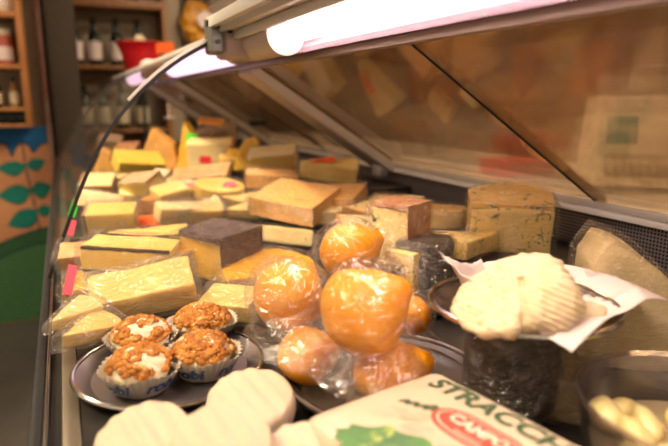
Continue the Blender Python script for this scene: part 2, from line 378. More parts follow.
FORMCOUNT = [0]; DBG = False
def piece(name, label, px, py, w, h, form='block', rw=.7, yaw=0, lift=0, paste='paste', rind=None, sides=('arc',), top=False, bot=False, t=.0035,
          wrap=None, tags=(), zb=None, tilt=(0, 0), group='cheese pieces piled in the display case', bev=.006, stand=False, zh=1., rough=.002, base=None, cat='cheese', dz=0, ends=True, lines=False):
    """px,py: middle of the piece; w,h: its width and height as seen; the piece is put on the deck (plus lift)"""
    FORMCOUNT[0] += 1; seed = FORMCOUNT[0]
    d_ = ray(px, py); f = .0009
    while True:
        p = Vector((d_.x * f, d_.y * f, CAMZ + d_.z * f)); H = h * f * zh; L = w * f; W = L * rw
        ra_ = (W * abs(math.sin(R(tilt[0]))) + L * abs(math.sin(R(tilt[1])))) * .5
        H = max(H * .42, H - ra_ * 1.1)
        b = (base if base is not None else deck_z(p.x, p.y, L, W)) + lift + ra_
        if p.z <= b + H / 2 + dz or p.y > 2.75: break
        f += .00001
    if p.y > 2.75: b = p.z - H / 2 - dz
    if DBG: print('PIECE', name, px, py, 'xyz %.2f %.2f %.3f  LWH %.3f %.3f %.3f base+%.3f' % (p.x, p.y, b, L, W, H, b - dz0(p.x, p.y)))
    root = thing(name, label, cat, (p.x, p.y, b + dz + (.0045 if wrap else .002)), yaw, group, tilt)
    if stand:   # the outline stands upright, thickness runs away from the viewer
        if stand == 'tri': pts = [(-L/2, 0), (L/2, 0), (L*.02, H)]; es = {'xp': [1], 'xm': [2], 'ym': [0]}
        elif stand == 'peak': pts = [(-L/2, 0), (L/2, 0), (L*.42, H*.62), (-L*.05, H)]; es = {'xp': [1], 'xm': [3], 'ym': [0], 'arc': [2]}
        elif stand == 'hump': pts = [(-L*.5, 0), (L*.5, 0), (L*.5, H*.42), (L*.25, H*.68), (-L*.15, H*.95), (-L*.36, H), (-L*.5, H*.82)]; es = {'arc': [2, 3, 4, 5]}
        elif stand == 'arch': pts = [(-L*.5, 0), (L*.05, 0), (L*.5, H*.78), (L*.3, H), (-L*.05, H*.9), (-L*.35, H*.5)]; es = {'arc': [3, 4, 5], 'xp': [1]}
        z0, z1 = -W/2, W/2
    else:
        pts, es = outline(form, L, W); z0, z1 = 0, H
    off = offset_pts(pts, t)
    ed = []
    if rind: 
        for s in sides: ed += es.get(s, [])
    def up(bm):
        if stand: bmesh.ops.rotate(bm, verts=bm.verts, cent=(0, 0, 0), matrix=Matrix.Rotation(R(90), 3, 'X'))
        return bm
    rt = t if (top and rind) else 0; rb = t if (bot and rind) else 0
    bm = bmesh.new(); prism(bm, pts, z0 + rb, z1 - rt)
    bmesh.ops.bevel(bm, geom=bm.edges[:], offset=min(bev, W * .12, H * .12) * (.6 if rind else 1), segments=2, affect='EDGES', profile=.6)
    refine(bm, max(.012, L / 9)); wobble(bm, rough, 22, seed)
    link('paste', up(bm), M[paste], root, 50)
    if rind:
        bm = bmesh.new()
        if ed: solid_strip(bm, pts, off, ed, z0, z1)
        full = [off[i] if (i in ed or (i - 1) % len(pts) in ed) else Vector(pts[i]) for i in range(len(pts))]
        if top: prism(bm, [(q[0], q[1]) for q in full], z1 - t, z1 + t * .4)
        if bot: prism(bm, [(q[0], q[1]) for q in full], z0, z0 + t)
        refine(bm, max(.014, L / 8)); wobble(bm, rough * .6, 60, seed)
        link('rind', up(bm), M[rind], root, 50)
    if lines:
        bm = bmesh.new()
        for zz, yy in ((H - .004, -W / 2), (0, -W / 2), (H - .004, W / 2 - .004)): box(bm, -L / 2 + .002, L / 2 - .002, yy - .0005, yy + .0045, zz - .0002, zz + .0046)
        refine(bm, .01); wobble(bm, .0012, 90, seed)
        link('rind', bm, M['rind_black'], root, 50)
    if wrap:
        bm = bmesh.new(); hp = offset_pts([(q[0], q[1]) for q in off], .0025); r_ = random.Random(seed)
        vs = []
        for zz in (z0 - .0005 if not stand else z0 - .003, (z0 + z1) / 2, z1 + .003):
            for q in hp: vs.append(bm.verts.new((q[0] + r_.uniform(-.0015, .0015), q[1] + r_.uniform(-.0015, .0015), zz + (r_.uniform(0, .002) if zz > z0 else 0))))
        if ends:      # the gathered ends of the film
            for sx in (-1, 1):
                vs.append(bm.verts.new((sx * (L / 2 + .012), r_.uniform(-.2, .2) * W, (z0 + z1) / 2 * .8)))
        if stand:
            bmesh.ops.convex_hull(bm, input=bm.verts)
        else: bmesh.ops.convex_hull(bm, input=bm.verts)
        bmesh.ops.delete(bm, geom=[v for v in bm.verts if not v.link_faces], context='VERTS')
        refine(bm, max(.011, L / 10)); wobble(bm, .0011, 55, seed, True)
        link('plastic_wrap', up(bm), M[wrap], root, 28)
    for tg in tags: card(root, L, W, H, *tg)
    return root, L, W, H
def card(root, L, W, H, m, fx, fy, fz, cw, ch, rx=0, ry=0, rz=0, nm='price_tag'):
    bm = boxbm(-cw * L / 2, cw * L / 2, -ch * L / 2, ch * L / 2, -.0004, .0004)
    bmesh.ops.subdivide_edges(bm, edges=bm.edges[:], cuts=2, use_grid_fill=True)
    for v in bm.verts: v.co.z += .004 * math.sin(v.co.x / (cw * L) * 3)
    o = link(nm, bm, M[m], root, 60, loc=(fx * L, fy * W, fz * H), rot=(R(rx), R(ry), R(rz)))
    return o

# stepped display deck
STEPX = .50
def dz0(x, y):
    z = .92
    if x > STEPX and y > .60: z += .055
    if y > 1.24: z += .03
    return z
def deck_z(x, y, L=0, W=0):
    r = max(L, W) * .5
    return max(dz0(x + sx * r, y + sy * r) for sx in (-1, 0, 1) for sy in (-1, 0, 1))

# ------------------------------------------------------------------ the room
def struct(name, bm, m, **k): 
    o = link(name, bm, m, **k); o['kind'] = 'structure'; return o
struct('floor', boxbm(-4, 3.2, -3, 5, -.1, 0), M['floor'], smooth=0)
struct('ceiling', boxbm(-4, 3.2, -3, 5, 2.9, 3.0), M['ceil'], smooth=0)
struct('wall_far', boxbm(-4, 3.2, 4.62, 4.75, 0, 2.9), M['wallpale'], smooth=0)
struct('wall_right', boxbm(2.3, 2.45, -3, 4.62, 0, 2.9), M['wall'], smooth=0)
struct('wall_left_partition', boxbm(-4, -.07, 3.56, 3.66, 0, 2.9), M['wall'], smooth=0)

# painted mural on the left partition: one panel with its picture on the face
def mural():
    Y0 = 3.53
    bm = bmesh.new(); mats = [M['m_salmon'], M['m_blue'], M['m_leaf'], M['m_line'], M['m_hill'], M['m_hill2']]
    box(bm, -2.6, -.075, Y0, Y0 + .025, .0, 1.08, 0)
    lay = [Y0]
    def poly(pts, mi, d):
        y = Y0 - d
        f0 = [bm.verts.new((p[0], y, p[1])) for p in pts]; f = bm.faces.new(f0); f.material_index = mi
    def P(px, py): q = at_y(px, py, Y0); return (q.x, q.z)
    def line(pts, w, d):
        for a, b in zip(pts, pts[1:]):
            A = Vector(a); B = Vector(b); n = (B - A).normalized(); n = Vector((-n.y, n.x)) * w
            poly([A + n, B + n, B - n, A - n], 3, d)
    def leaf(a, b, width, d=.0012):
        A = Vector(a); B = Vector(b); n = (B - A); L = n.length; n.normalize(); s = Vector((-n.y, n.x))
        out = []
        for k, mi, dd in ((1.16, 3, d), (1.0, 2, d + .0005)):
            pts = []
            for i in range(13):
                t = i / 12; pts.append(A + n * L * t + s * width * k * math.sin(math.pi * t ** .8) * .9)
            for i in range(11, 0, -1):
                t = i / 12; pts.append(A + n * L * t - s * width * k * .55 * math.sin(math.pi * t ** .8))
            poly(pts, mi, dd)
    S = (P(40, 200)[0] - P(0, 200)[0]) / 40
    # blue sky band with two arches cut from below, repeated along the wall
    for k in range(7):
        ox = -k * .36
        top = 1.079
        x0, z0 = P(-12, 150); 
        pts = [(x0 + ox, top)]
        xs = []
        for i in range(25):
            px = -12 + i * 3; ph = ((px + 10) % 22) / 22
            a = P(px, 157 - 14 * math.sin(math.pi * ph) ** .6); xs.append((a[0] + ox, a[1]))
        xs = [q for q in xs if q[0] < -.077]
        pts = pts + xs + [(xs[-1][0], top)]
        poly(pts, 1, .0006)
        line(xs, .004, .0010)
        # stem with leaves
        st = [P(22, 140), P(25, 165), P(31, 190), P(37, 215), P(43, 246)]
        st = [(a + ox, b) for a, b in st]; line(st, .004, .0014)
        for (a, b, w_) in (((26, 166), (-4, 168), 6), ((26, 166), (46, 160), 5), ((31, 190), (-3, 196), 8), ((31, 190), (52, 186), 7),
                           ((37, 210), (7, 226), 8), ((37, 210), (54, 209), 5), ((42, 236), (18, 250), 8)):
            q0 = P(*a); q1 = P(*b)
            q0 = (q0[0] + ox, q0[1]); q1 = (q1[0] + ox, q1[1])
            if max(q0[0], q1[0]) > -.08: q1 = (-.085, q1[1])
            leaf(q0, q1, 1.7 * w_ * S * (1 if q1[0] < q0[0] else -1))
    # hills
    hx = []
    for i in range(40):
        x = -2.6 + i * (2.515 / 39); hx.append((x, .36 + .17 * math.sin((x + .72) * 2.4) ** 2))
    poly([(-2.6, .005)] + hx + [(hx[-1][0], .005)], 4, .0022); line(hx, .005, .0028)
    h2 = []
    for i in range(40):
        x = -2.6 + i * (2.515 / 39); h2.append((x, .12 + .32 * math.sin((x + .95) * 1.9) ** 2))
    poly([(-2.6, .006)] + h2 + [(h2[-1][0], .006)], 5, .0034); line(h2, .004, .0040)
    o = link('mural_panel', bm, None, None, 0, mats)
    tag(o, 'painted mural of green leaves on salmon brick below the left shelves', 'mural')
mural()
bm = bmesh.new(); box(bm, -.074, -.056, 3.50, 3.555, 0, 2.9)
struct('trim_1', bm, mat('pinkish_white_edge', (.52, .38, .33), (.40, .16, .12), .6, 7, stretch=(1, 1, 1)), smooth=0)
bm = boxbm(-.035, .105, 3.42, 3.56, 0, 2.9, .004)
struct('trim_2', bm, M['wood_dark'], smooth=30)
bm = boxbm(.70, .80, 4.28, 4.38, 0, 2.9, .004)
struct('trim_3', bm, M['wood_beige'], smooth=30)
bm = boxbm(.93, 1.02, 4.30, 4.4, 0, 2.9, .004)
struct('trim_4', bm, M['wood_dark'], smooth=30)

for i, (x, y) in enumerate(((-1.2, .2), (1.65, .6), (-1.2, 2.4), (1.6, 2.4))):  # unseen glowing panels, added to brighten the aisle and the staff side
    t = thing('added_fill_light', ['added unseen fill light over the aisle behind the viewer', 'added unseen fill light over the near end of the staff side', 'added unseen fill light above the mural aisle', 'added unseen fill light over the far end of the staff side'][i], 'light', (x, y, 2.86), 24.8, 'added fill lights')
    link('fill_light_housing', boxbm(-.62, .62, -.12, .12, 0, .039), M['white_alu'], t)
    link('diffuser', boxbm(-.6, .6, -.1, .1, -.012, 0), emis('warm_fill_diffuser', (1, .80, .56), 34 if x < 0 else 70), t)

# ------------------------------------------------------------------ shelving behind
def bottle(label, x, y, z, h, gm, lm, group, foil='bottle', lab=(.28, .62), rs=.042):
    t = thing('wine_bottle', label, 'bottle', (x, y, z), 0, group)
    r = rs
    pr = [(0, 0), (r * .95, 0), (r, .006), (r, h * .52), (r * .93, h * .58), (r * .55, h * .70), (r * .40, h * .78), (r * .38, h * .95), (r * .42, h * .955), (r * .42, h), (0, h)]
    link('bottle_body', lathe(pr, 20), M[gm], t)
    link('label', lathe([(r * 1.01, h * lab[0] * .4), (r * 1.02, h * lab[0] * .4), (r * 1.02, h * lab[1] * .8), (r * 1.01, h * lab[1] * .8)], 20), M[lm], t)
    link('foil_cap', lathe([(r * .41, h * .84), (r * .43, h * .84), (r * .45, h * 1.002), (0, h * 1.004)], 16), M[foil], t)
    return t
# wine shelf unit
sh = thing('wine_shelf', 'honey wood shelf unit of wine bottles beyond the far end of the case', 'shelf', (0, 0, 0), math.degrees(YAW))
X0, X1, Y0, Y1 = .065, .69, 4.14, 4.40
for nm, b in (('side_panel', (X0 - .03, X0, Y0, Y1, 0, 2.3)), ('side_panel', (X1 - .03, X1, Y0, Y1, 0, 2.3)), ('back_panel', (X0, X1 - .03, Y1 - .012, Y1, 0, 2.3)),
              ('shelf_board', (X0, X1 - .03, Y0, Y1 - .012, .58, .61)), ('shelf_board', (X0, X1 - .03, Y0, Y1 - .012, 1.005, 1.03)), ('shelf_board', (X0, X1 - .03, Y0, Y1 - .012, 1.415, 1.44)), ('shelf_board', (X0, X1 - .03, Y0, Y1 - .012, 1.80, 1.85)), ('shelf_board', (X0, X1 - .03, Y0, Y1 - .012, 2.25, 2.3))):
    link(nm, boxbm(*b, .002), M['wallpale'] if nm == 'back_panel' else M['wood'], sh, 30)
for k, px in enumerate((76, 95, 117, 138)):
    q = at_y(px, 50, 4.24)
    bottle(['black wine bottle with white label, leftmost on the upper wine shelf', 'black wine bottle with white label, second from left on the upper wine shelf', 'black wine bottle with white label just left of the red basket', 'dark wine bottle partly hidden by the red basket'][k], q.x, 4.24, 1.441, .30, 'bottle', 'label_pink', 'wine bottles on the upper shelf')
for k, px in enumerate((86, 104, 123, 143)):
    q = at_y(px, 115, 4.24)
    bottle(['olive wine bottle with cream label, leftmost on the lower wine shelf', 'olive wine bottle with cream label, second on the lower wine shelf', 'olive wine bottle with cream label seen beside the curved glass edge', 'olive wine bottle with cream label, rightmost on the lower wine shelf'][k], q.x, 4.24, 1.031, .29, 'bottle_green', 'label_cream', 'wine bottles on the lower shelf', 'bottle_green')
for k, px in enumerate((84, 108, 132)):
    q = at_y(px, 5, 4.24)
    bottle(['dark bottle at the left on the top wine shelf', 'dark bottle in the middle of the top wine shelf', 'dark bottle at the right on the top wine shelf'][k], q.x, 4.24, 1.851, .28, 'bottle', 'label_cream', 'bottles on the top shelf')
# golden pasta bag hanging on wall
q = at_y(197, 22, 4.2)
t = thing('pasta_bag', 'golden yellow packet with round pale label high behind the case', 'packet', (q.x, 4.2, q.z - .17), math.degrees(YAW))
bm = bmesh.new(); bmesh.ops.create_icosphere(bm, subdivisions=4, radius=1)
for v in bm.verts: v.co = Vector((v.co.x * .11, v.co.y * .05, .17 + v.co.z * .15))
wobble(bm, .02, 22, 3); link('packet_body', bm, M['pasta'], t)
bm = lathe([(0, -.003), (.055, -.003), (.055, .003), (0, .003)], 24); bmesh.ops.rotate(bm, verts=bm.verts, cent=(0, 0, 0), matrix=Matrix.Rotation(R(90), 3, 'X'))
link('round_label', bm, M['label_pink'], t, loc=(.04, -.072, .18))
link('wall_hook', boxbm(-.005, .005, -.01, .42, .36, .37), M['steel'], t)
# plank shelf unit behind, right of bottles
sh = thing('tall_cupboard', 'dark cupboard beside the wine shelf behind the far case end', 'cupboard', (1.45, 4.45, 0), math.degrees(YAW))
link('cupboard_body', boxbm(-.4, .4, -.12, .15, 0, 1.5, .01), M['shelfgood_b'], sh)
link('door', boxbm(-.38, -.005, -.135, -.121, .05, 1.45, .003), M['wood_dark'], sh)
link('door', boxbm(.005, .38, -.135, -.121, .05, 1.45, .003), M['wood_dark'], sh)

# left shelf unit over the mural
sh = thing('wall_shelf', 'orange wooden wall shelf of jars above the mural', 'shelf', (0, 0, 0), math.degrees(YAW))
for nm, b in (('side_panel', (-.165, -.135, 3.33, 3.55, 1.085, 2.3)), ('side_panel', (-1.4, -1.37, 3.33, 3.55, 1.085, 2.3)), ('back_panel', (-1.37, -.165, 3.54, 3.555, 1.085, 2.3)), ('shelf_board', (-1.37, -.165, 3.33, 3.54, 1.085, 1.10)),
              ('shelf_board', (-1.37, -.165, 3.33, 3.54, 1.165, 1.182)), ('shelf_board', (-1.37, -.165, 3.33, 3.54, 1.37, 1.39)), ('shelf_board', (-1.37, -.165, 3.33, 3.54, 1.61, 1.64)), ('shelf_board', (-1.37, -.165, 3.33, 3.54, 1.95, 1.98))):
    link(nm, boxbm(*b, .002), M['wood_orange'] if nm != 'back_panel' else M['wallpale'], sh, 30)
def jar(label, x, y, z, r, h, m, lm):
    t = thing('glass_jar', label, 'jar', (x, y, z), 0, 'jars on the wall shelf')
    link('jar_body', lathe([(0, 0), (r, 0), (r, h * .75), (r * .8, h * .85), (0, h * .85)], 20), m, t)
    link('lid', lathe([(r * .82, h * .83), (r * .86, h * .83), (r * .86, h), (0, h)], 20), M['key'], t)
    link('label', lathe([(r, h * .12), (r * 1.02, h * .12), (r * 1.02, h * .5), (r, h * .5)], 20), lm, t)
redj = mat('red_jar_sauce', (.38, .06, .02), (.25, .03, .01), .3, 20)
q = at_y(5, 60, 3.42); jar('red sauce jar with white label on the wall shelf', q.x, 3.42, 1.391, .045, .17, redj, M['label_pink'])
q = at_y(-8, 60, 3.42); jar('brown jar beside the red sauce jar at the frame edge', q.x - .05, 3.42, 1.391, .045, .16, M['bottle_amber'], M['label_cream'])
q = at_y(3, 5, 3.42); jar('pale beige jar on the highest wall shelf in view', q.x, 3.42, 1.641, .055, .19, M['label_cream'], M['label_pink'])
q = at_y(15, 100, 3.42); bottle('small amber bottle with black cap on the wall shelf', q.x, 3.42, 1.183, .15, 'bottle_amber', 'label_cream', 'small bottles on the wall shelf', 'bottle', rs=.022)
q = at_y(-2, 100, 3.42); bottle('small black bottle left of the amber one', q.x, 3.42, 1.183, .15, 'bottle', 'label_cream', 'small bottles on the wall shelf', rs=.022)
for k, px in enumerate((3, 13, 23)):
    q = at_y(px, 120, 3.4)
    bm = boxbm(-.022, .022, -.05, .05, 0, .055, .006); o = link('dark_tin', bm, M['bottle'], None, 30, loc=(q.x, 3.42, 1.101))
    tag(o, ['dark tin under the amber bottle, at the left', 'dark tin under the amber bottle, middle one', 'dark tin under the amber bottle, beside the shelf end'][k], 'tin', 'dark tins on the lowest wall shelf')

# red basket on a stand behind the case
q = at_y(141, 62, 3.62)
bx, by, bz = q.x, 3.62, q.z
t = thing('display_stand', 'dark slim stand carrying the red basket', 'stand', (bx, by, 0), 0)
link('base_plate', lathe([(0, 0), (.16, 0), (.16, .012), (0, .02)], 28), M['black'], t)
link('pole', lathe([(0, .015), (.012, .015), (.012, bz - .145), (0, bz - .145)], 12), M['black'], t)
link('top_plate', lathe([(0, bz - .145), (.06, bz - .145), (.06, bz - .137), (0, bz - .137)], 20), M['black'], t)
t = thing('red_basket', 'red plastic basket of vegetables beyond the far glass', 'basket', (bx, by, bz - .096), 0)
bm = lathe([(0, -.04), (.055, -.04), (.08, .02), (.105, .135), (.13, .195), (.137, .20), (.13, .205), (.10, .14), (.075, .03), (.05, -.03), (0, -.03)], 32)
link('basket_bowl', bm, M['redbasket'], t)
for i in range(9):
    a = i * 2.4; r = .062 if i else 0
    bm = bmesh.new(); bmesh.ops.create_icosphere(bm, subdivisions=3, radius=.036); wobble(bm, .006, 30, i)
    o = link('green_vegetable' if i % 2 else 'pale_bulb', bm, M['greens'] if i % 2 else M['label_cream'], None, loc=(bx + r * math.cos(a), by + r * math.sin(a), bz + .085 + (.03 if not i else 0)))
    tag(o, 'small vegetable heaped in the red basket', 'vegetable', 'vegetables in the red basket')
q = at_y(165, 48, 3.40)
t = thing('orange_price_sign', 'fluorescent orange sign card just right of the red basket', 'sign', (q.x, 3.40, 1.12), 0)
link('sign_card', boxbm(-.048, .048, -.002, .002, q.z - 1.12 - .03, q.z - 1.12 + .03), M['orange_tag'], t)
link('sign_pole', lathe([(0, 0), (.004, 0), (.004, q.z - 1.12 - .03), (0, q.z - 1.12 - .03)], 8), M['label_pink'], t)
link('sign_foot', lathe([(0, 0), (.03, 0), (.03, .006), (0, .006)], 16), M['label_pink'], t)

# ------------------------------------------------------------------ display case
case = thing('display_case', 'long refrigerated cheese counter with curved glass and pink lamps', 'display case', (0, 0, 0), math.degrees(YAW))
CY0, CY1 = -.5, 3.15
def part(name, bm, m, smooth=35): return link(name, bm, M[m] if isinstance(m, str) else m, case, smooth)
part('base_cabinet', boxbm(-.045, .95, CY0, CY1, .08, .90, .004), 'deck')
part('plinth', boxbm(0, .9, CY0 + .05, CY1 - .05, 0, .08), 'black')
bm = boxbm(-.008, .79, CY0, CY1, .90, .92); 
part('display_deck', bm, 'deck', 0)
part('step_riser', boxbm(STEPX, .79, .60, CY1, .92, .975, .002), 'deck', 0)
for k, (y0) in enumerate((1.24,)):
    part('step_riser', boxbm(-.008, STEPX, y0, CY1, .92 + .03 * k, .95 + .03 * k, .001), 'deck', 0)
    part('step_riser', boxbm(STEPX, .79, y0, CY1, .975 + .03 * k, 1.005 + .03 * k, .001), 'deck', 0)
# front rails
part('front_rail', boxbm(-.052, -.041, CY0, CY1, .895, .928, .003), 'black')
part('front_rail', boxbm(-.0405, -.0365, CY0, CY1, .90, .926, .0015), 'chrome')
part('front_rail', boxbm(-.036, -.026, CY0, CY1, .90, .913, .001), 'groove')
part('front_rail', boxbm(-.0255, -.0085, CY0, CY1, .90, .921, .003), 'olive_alu')
# curved glass of the far half and its edge seal
prof = [(-.039, .93), (-.026, .965), (-.004, 1.018), (.022, 1.080), (.052, 1.14), (.090, 1.195), (.138, 1.244), (.186, 1.282), (.240, 1.312)]
def smoothp(p, n=3):
    for _ in range(n):
        q = [p[0]]
        for a, b in zip(p, p[1:]): q += [(a[0] * .75 + b[0] * .25, a[1] * .75 + b[1] * .25), (a[0] * .25 + b[0] * .75, a[1] * .25 + b[1] * .75)]
        p = q + [p[-1]]
    return p
prof = smoothp(prof, 2)
def sweep(bm, pr, th, y0, y1, off=0):
    n = len(pr); N = []
    for i in range(n):
        a = Vector(pr[max(0, i - 1)]); b = Vector(pr[min(n - 1, i + 1)]); d = (b - a).normalized(); N.append(Vector((-d.y, d.x)))
    A = [Vector(p) + N[i] * off for i, p in enumerate(pr)]; B = [Vector(p) + N[i] * (off + th) for i, p in enumerate(pr)]
    vs = [[bm.verts.new((q.x, y, q.y)) for q in L_] for y in (y0, y1) for L_ in (A, B)]
    a0, b0, a1, b1 = vs
    for i in range(n - 1):
        bm.faces.new((a0[i], a0[i + 1], a1[i + 1], a1[i])); bm.faces.new((b0[i + 1], b0[i], b1[i], b1[i + 1]))
        bm.faces.new((a0[i], b0[i], b0[i + 1], a0[i + 1])); bm.faces.new((a1[i + 1], b1[i + 1], b1[i], a1[i]))
    bm.faces.new((a0[0], a1[0], b1[0], b0[0])); bm.faces.new((a0[-1], b0[-1], b1[-1], a1[-1]))
    return bm
g = part('curved_glass', sweep(bmesh.new(), prof, .005, 1.036, 2.08), 'curved_glass')
link('glass_seal', sweep(bmesh.new(), prof, .006, 1.031, 1.0355, -.0005), M['black'], g)
n_ = len(prof)
link('glass_clamp', sweep(bmesh.new(), prof[int(n_ * .66):], .004, 1.026, 1.036, .0065), M['alu'], g)
g = part('curved_glass', sweep(bmesh.new(), prof, .005, 2.09, CY1), 'curved_glass')
link('glass_seal', sweep(bmesh.new(), prof, .006, 2.082, 2.088, -.001), M['black'], g)
# the near panel stands raised on its hinge, out over the viewer
def rotp(p, c, a): x, z = p[0] - c[0], p[1] - c[1]; return (c[0] + x * math.cos(a) - z * math.sin(a), c[1] + x * math.sin(a) + z * math.cos(a))
hp = [rotp(p, (.24, 1.345), R(-100)) for p in prof]
part('raised_curved_glass', sweep(bmesh.new(), hp, .005, -.3, 1.0), 'curved_glass')
# top rails
part('top_rail', boxbm(.236, .248, CY0, 1.03, 1.338, 1.356, .002), 'white_alu')
part('top_rail', boxbm(.252, .262, CY0, 1.03, 1.331, 1.350, .002), 'alu')
part('top_rail', boxbm(.264, .288, CY0, 1.02, 1.336, 1.344, .002), 'alu')
part('top_rail', boxbm(.280, .290, CY0, 1.02, 1.322, 1.336, .002), 'white_alu')
part('top_rail', boxbm(.238, .258, 1.06, CY1, 1.314, 1.3265, .003), 'alu')
# canopy above the lamps
for (xa, za, ya, yb) in ((.284, 1.347, CY0, 1.05), (.255, 1.327, 1.0505, CY1)):
    bm = bmesh.new(); prism(bm, [(xa, za), (.41, 1.364), (.41, 1.370), (xa, za + .004)], 0, 1)
    for v in bm.verts: v.co = Vector((v.co.x, ya if v.co.z < .5 else yb, v.co.y))
    part('canopy_top', bm, 'white_alu')
part('canopy_side', boxbm(.402, .412, CY0, CY1, 1.302, 1.362, .002), 'white_alu')
part('lamp_tray', boxbm(.352, .400, CY0, CY1, 1.300, 1.304, .001), 'pinkpanel')
part('canopy_lip', boxbm(.392, .408, CY0, CY1, 1.288, 1.300, .002), mat('taupe_lip', (.34, .26, .22), rough=.5))
for y in (.28, .47, .66, .95, 1.5, 1.9):
    bm = bmesh.new(); bmesh.ops.create_uvsphere(bm, u_segments=10, v_segments=6, radius=.0025); bmesh.ops.translate(bm, verts=bm.verts, vec=(.378, y, 1.3)); part('screw', bm, 'chrome')
def tubelamp(y0, y1, rad=.030, c=(.325, 1.318)):
    bm = bmesh.new(); tube(bm, [(c[0], y0, c[1]), (c[0], y1, c[1])], rad, 36); return bm
LT = [(-.45, .88), (1.16, 1.86), (2.22, 3.0)]
for a, b in LT:
    if a < 1:
        bm = bmesh.new(); tube(bm, [(.325, a, 1.318), (.325, b - .04, 1.318)], .014, 24)
        l = part('lamp_tube', bm, 'lamp')
        bm = bmesh.new(); tube(bm, [(.325, a, 1.318), (.325, b, 1.318)], .030, 40, False); link('lamp_cover', bm, M['cover'], l)
    else: l = part('lamp_tube', tubelamp(a, b), 'lamp_far')
    link('lamp_socket', tubelamp(b, b + .025, .031), M['lampoff'], l)
    link('lamp_socket', tubelamp(a - .025, a, .031), M['lampoff'], l)
part('lamp_end_cover', tubelamp(.905, 1.02, .0305), 'lampoff')
bm = boxbm(.262, .352, 1.022, 1.085, 1.290, 1.352, .010, 3); part('hinge_housing', bm, 'hingepaint')
bm = boxbm(.236, .262, 1.005, 1.05, 1.296, 1.358, .006, 3); part('hinge_bracket', bm, mat('grey_hinge', (.22, .22, .21), rough=.4, metal=.5))
for (x, y, z) in ((.275, 1.02, 1.335), (.249, 1.002, 1.315), (.249, 1.002, 1.34)):
    bm = bmesh.new(); tube(bm, [(x, y - .004, z), (x, y + .004, z)], .004, 12); part('screw', bm, 'groove')
part('hinge_housing', boxbm(.262, .352, 2.06, 2.18, 1.290, 1.352, .010, 3), 'hingepaint')
# struts: from the canopy lip down and back to the rear rail
TOPX, TOPZ, BOTX, BOTZ = .405, 1.296, .782, 1.052
def strut_bm(y0, y1, lift=.0, th=.020, ext=.0):
    bm = bmesh.new(); d = Vector((BOTX - TOPX, BOTZ - TOPZ)).normalized(); n = Vector((-d.y, d.x))
    if n.y < 0: n = -n
    a = Vector((TOPX, TOPZ)) - n * (th + lift); b = Vector((BOTX, BOTZ)) - n * (th + lift); a2 = a + n * th; b2 = b + n * th
    for y in (0,):
        v = [bm.verts.new((p.x, yy, p.y)) for yy in (y0, y1) for p in (a, b, b2, a2)]
    for f in ((0, 1, 2, 3), (7, 6, 5, 4), (0, 4, 5, 1), (1, 5, 6, 2), (2, 6, 7, 3), (3, 7, 4, 0)): bm.faces.new([v[i] for i in f])
    bmesh.ops.bevel(bm, geom=bm.edges[:], offset=.0025, segments=2, affect='EDGES'); return bm
for y in (1.31, 2.32, 3.05):
    s = part('strut', strut_bm(y, y + .10), 'taupe_metal')
    link('strut_edge_strip', strut_bm(y - .006, y - .0005, -.002, .022), M['alu'], s)
# rear sliding glass doors
def pane(y0, y1, lift): return strut_bm(y0, y1, lift, .004)
for a, b, l in ((CY0, .02, .0), (.0, .665, -.006), (.65, 1.33, -.012), (1.32, 1.76, -.006), (1.75, 2.34, -.012), (2.33, 3.08, -.006)):
    g = part('rear_glass_door', pane(a + .001, b, l), 'rear_glass')
    link('door_edge', strut_bm(b, b + .004, l - .001, .006), M['black'], g)
g = part('door_pull', boxbm(.60, .66, 2.0, 2.02, 1.13, 1.15, .004), 'black')
# rear rail and sill
part('rear_rail', boxbm(.772, .792, CY0, CY1, 1.036, 1.046, .002), 'white_alu')
part('rear_rail', boxbm(.776, .800, CY0, CY1, 1.0465, 1.060, .002), 'alu')
part('rear_rail', boxbm(.800, .835, CY0, CY1, 1.038, 1.050, .002), 'white_alu')
part('perforated_panel', boxbm(.791, .797, CY0, CY1, .93, 1.036), 'perf', 0)
part('rear_channel', boxbm(.770, .790, .60, CY1, .9755, .981), 'deck', 0)
for y in (.53, .9, 1.25):
    bm = bmesh.new(); bmesh.ops.create_uvsphere(bm, u_segments=10, v_segments=6, radius=.002); bmesh.ops.translate(bm, verts=bm.verts, vec=(.773, y, 1.041)); part('screw', bm, 'black')
part('bracket_foot', boxbm(.745, .772, 1.33, 1.37, 1.022, 1.05, .003), 'alu')
part('rear_counter', boxbm(.84, 1.35, CY0, CY1, 1.00, 1.040, .004), 'counter')
part('rear_cabinet', boxbm(.97, 1.30, CY0 + .02, CY1 - .02, 0, 1.0), 'taupe_metal')

# ------------------------------------------------------------------ scale on the rear counter
q0 = at_x(577, 187, .93)
t = thing('weighing_scale', 'off-white weighing machine with teal display behind the rear glass', 'scale', (.925, .805, 1.041), math.degrees(YAW) - 38)
bm = boxbm(0, .32, 0, .2, .014, .185, .006, 3)
for v in bm.verts:
    if v.co.z > .1: v.co.x += .010 if v.co.x < .1 else 0; v.co.y += .03 if v.co.y < .1 else 0
link('scale_casing', bm, M['scale_body'], t)
link('scale_tray', boxbm(.02, .31, .035, .19, .186, .196, .003), M['chrome'], t)
for x in (.01, .28): link('foot', boxbm(x, x + .03, .01, .05, 0, .014, .002), M['scale_dark'], t)
def onface(o, x, z):
    o.location = (x, .0305 * (z - .014) / .171 - .0008, z); o.rotation_euler = (R(-10), 0, 0)
o = link('display', boxbm(-.028, .028, -.002, .002, -.026, .026, .001), M['teal'], t); onface(o, .048, .122)
o = link('keypad', boxbm(-.058, .058, -.0015, .0015, -.022, .022, .001), M['pale_line'], t); onface(o, .076, .055)
kp = o
bm = bmesh.new()
for i in range(7):
    for j in range(2): box(bm, -.050 + i * .015, -.040 + i * .015, -.004, -.0017, -.014 + j * .016, -.004 + j * .016)
link('keys', bm, M['key'], kp)
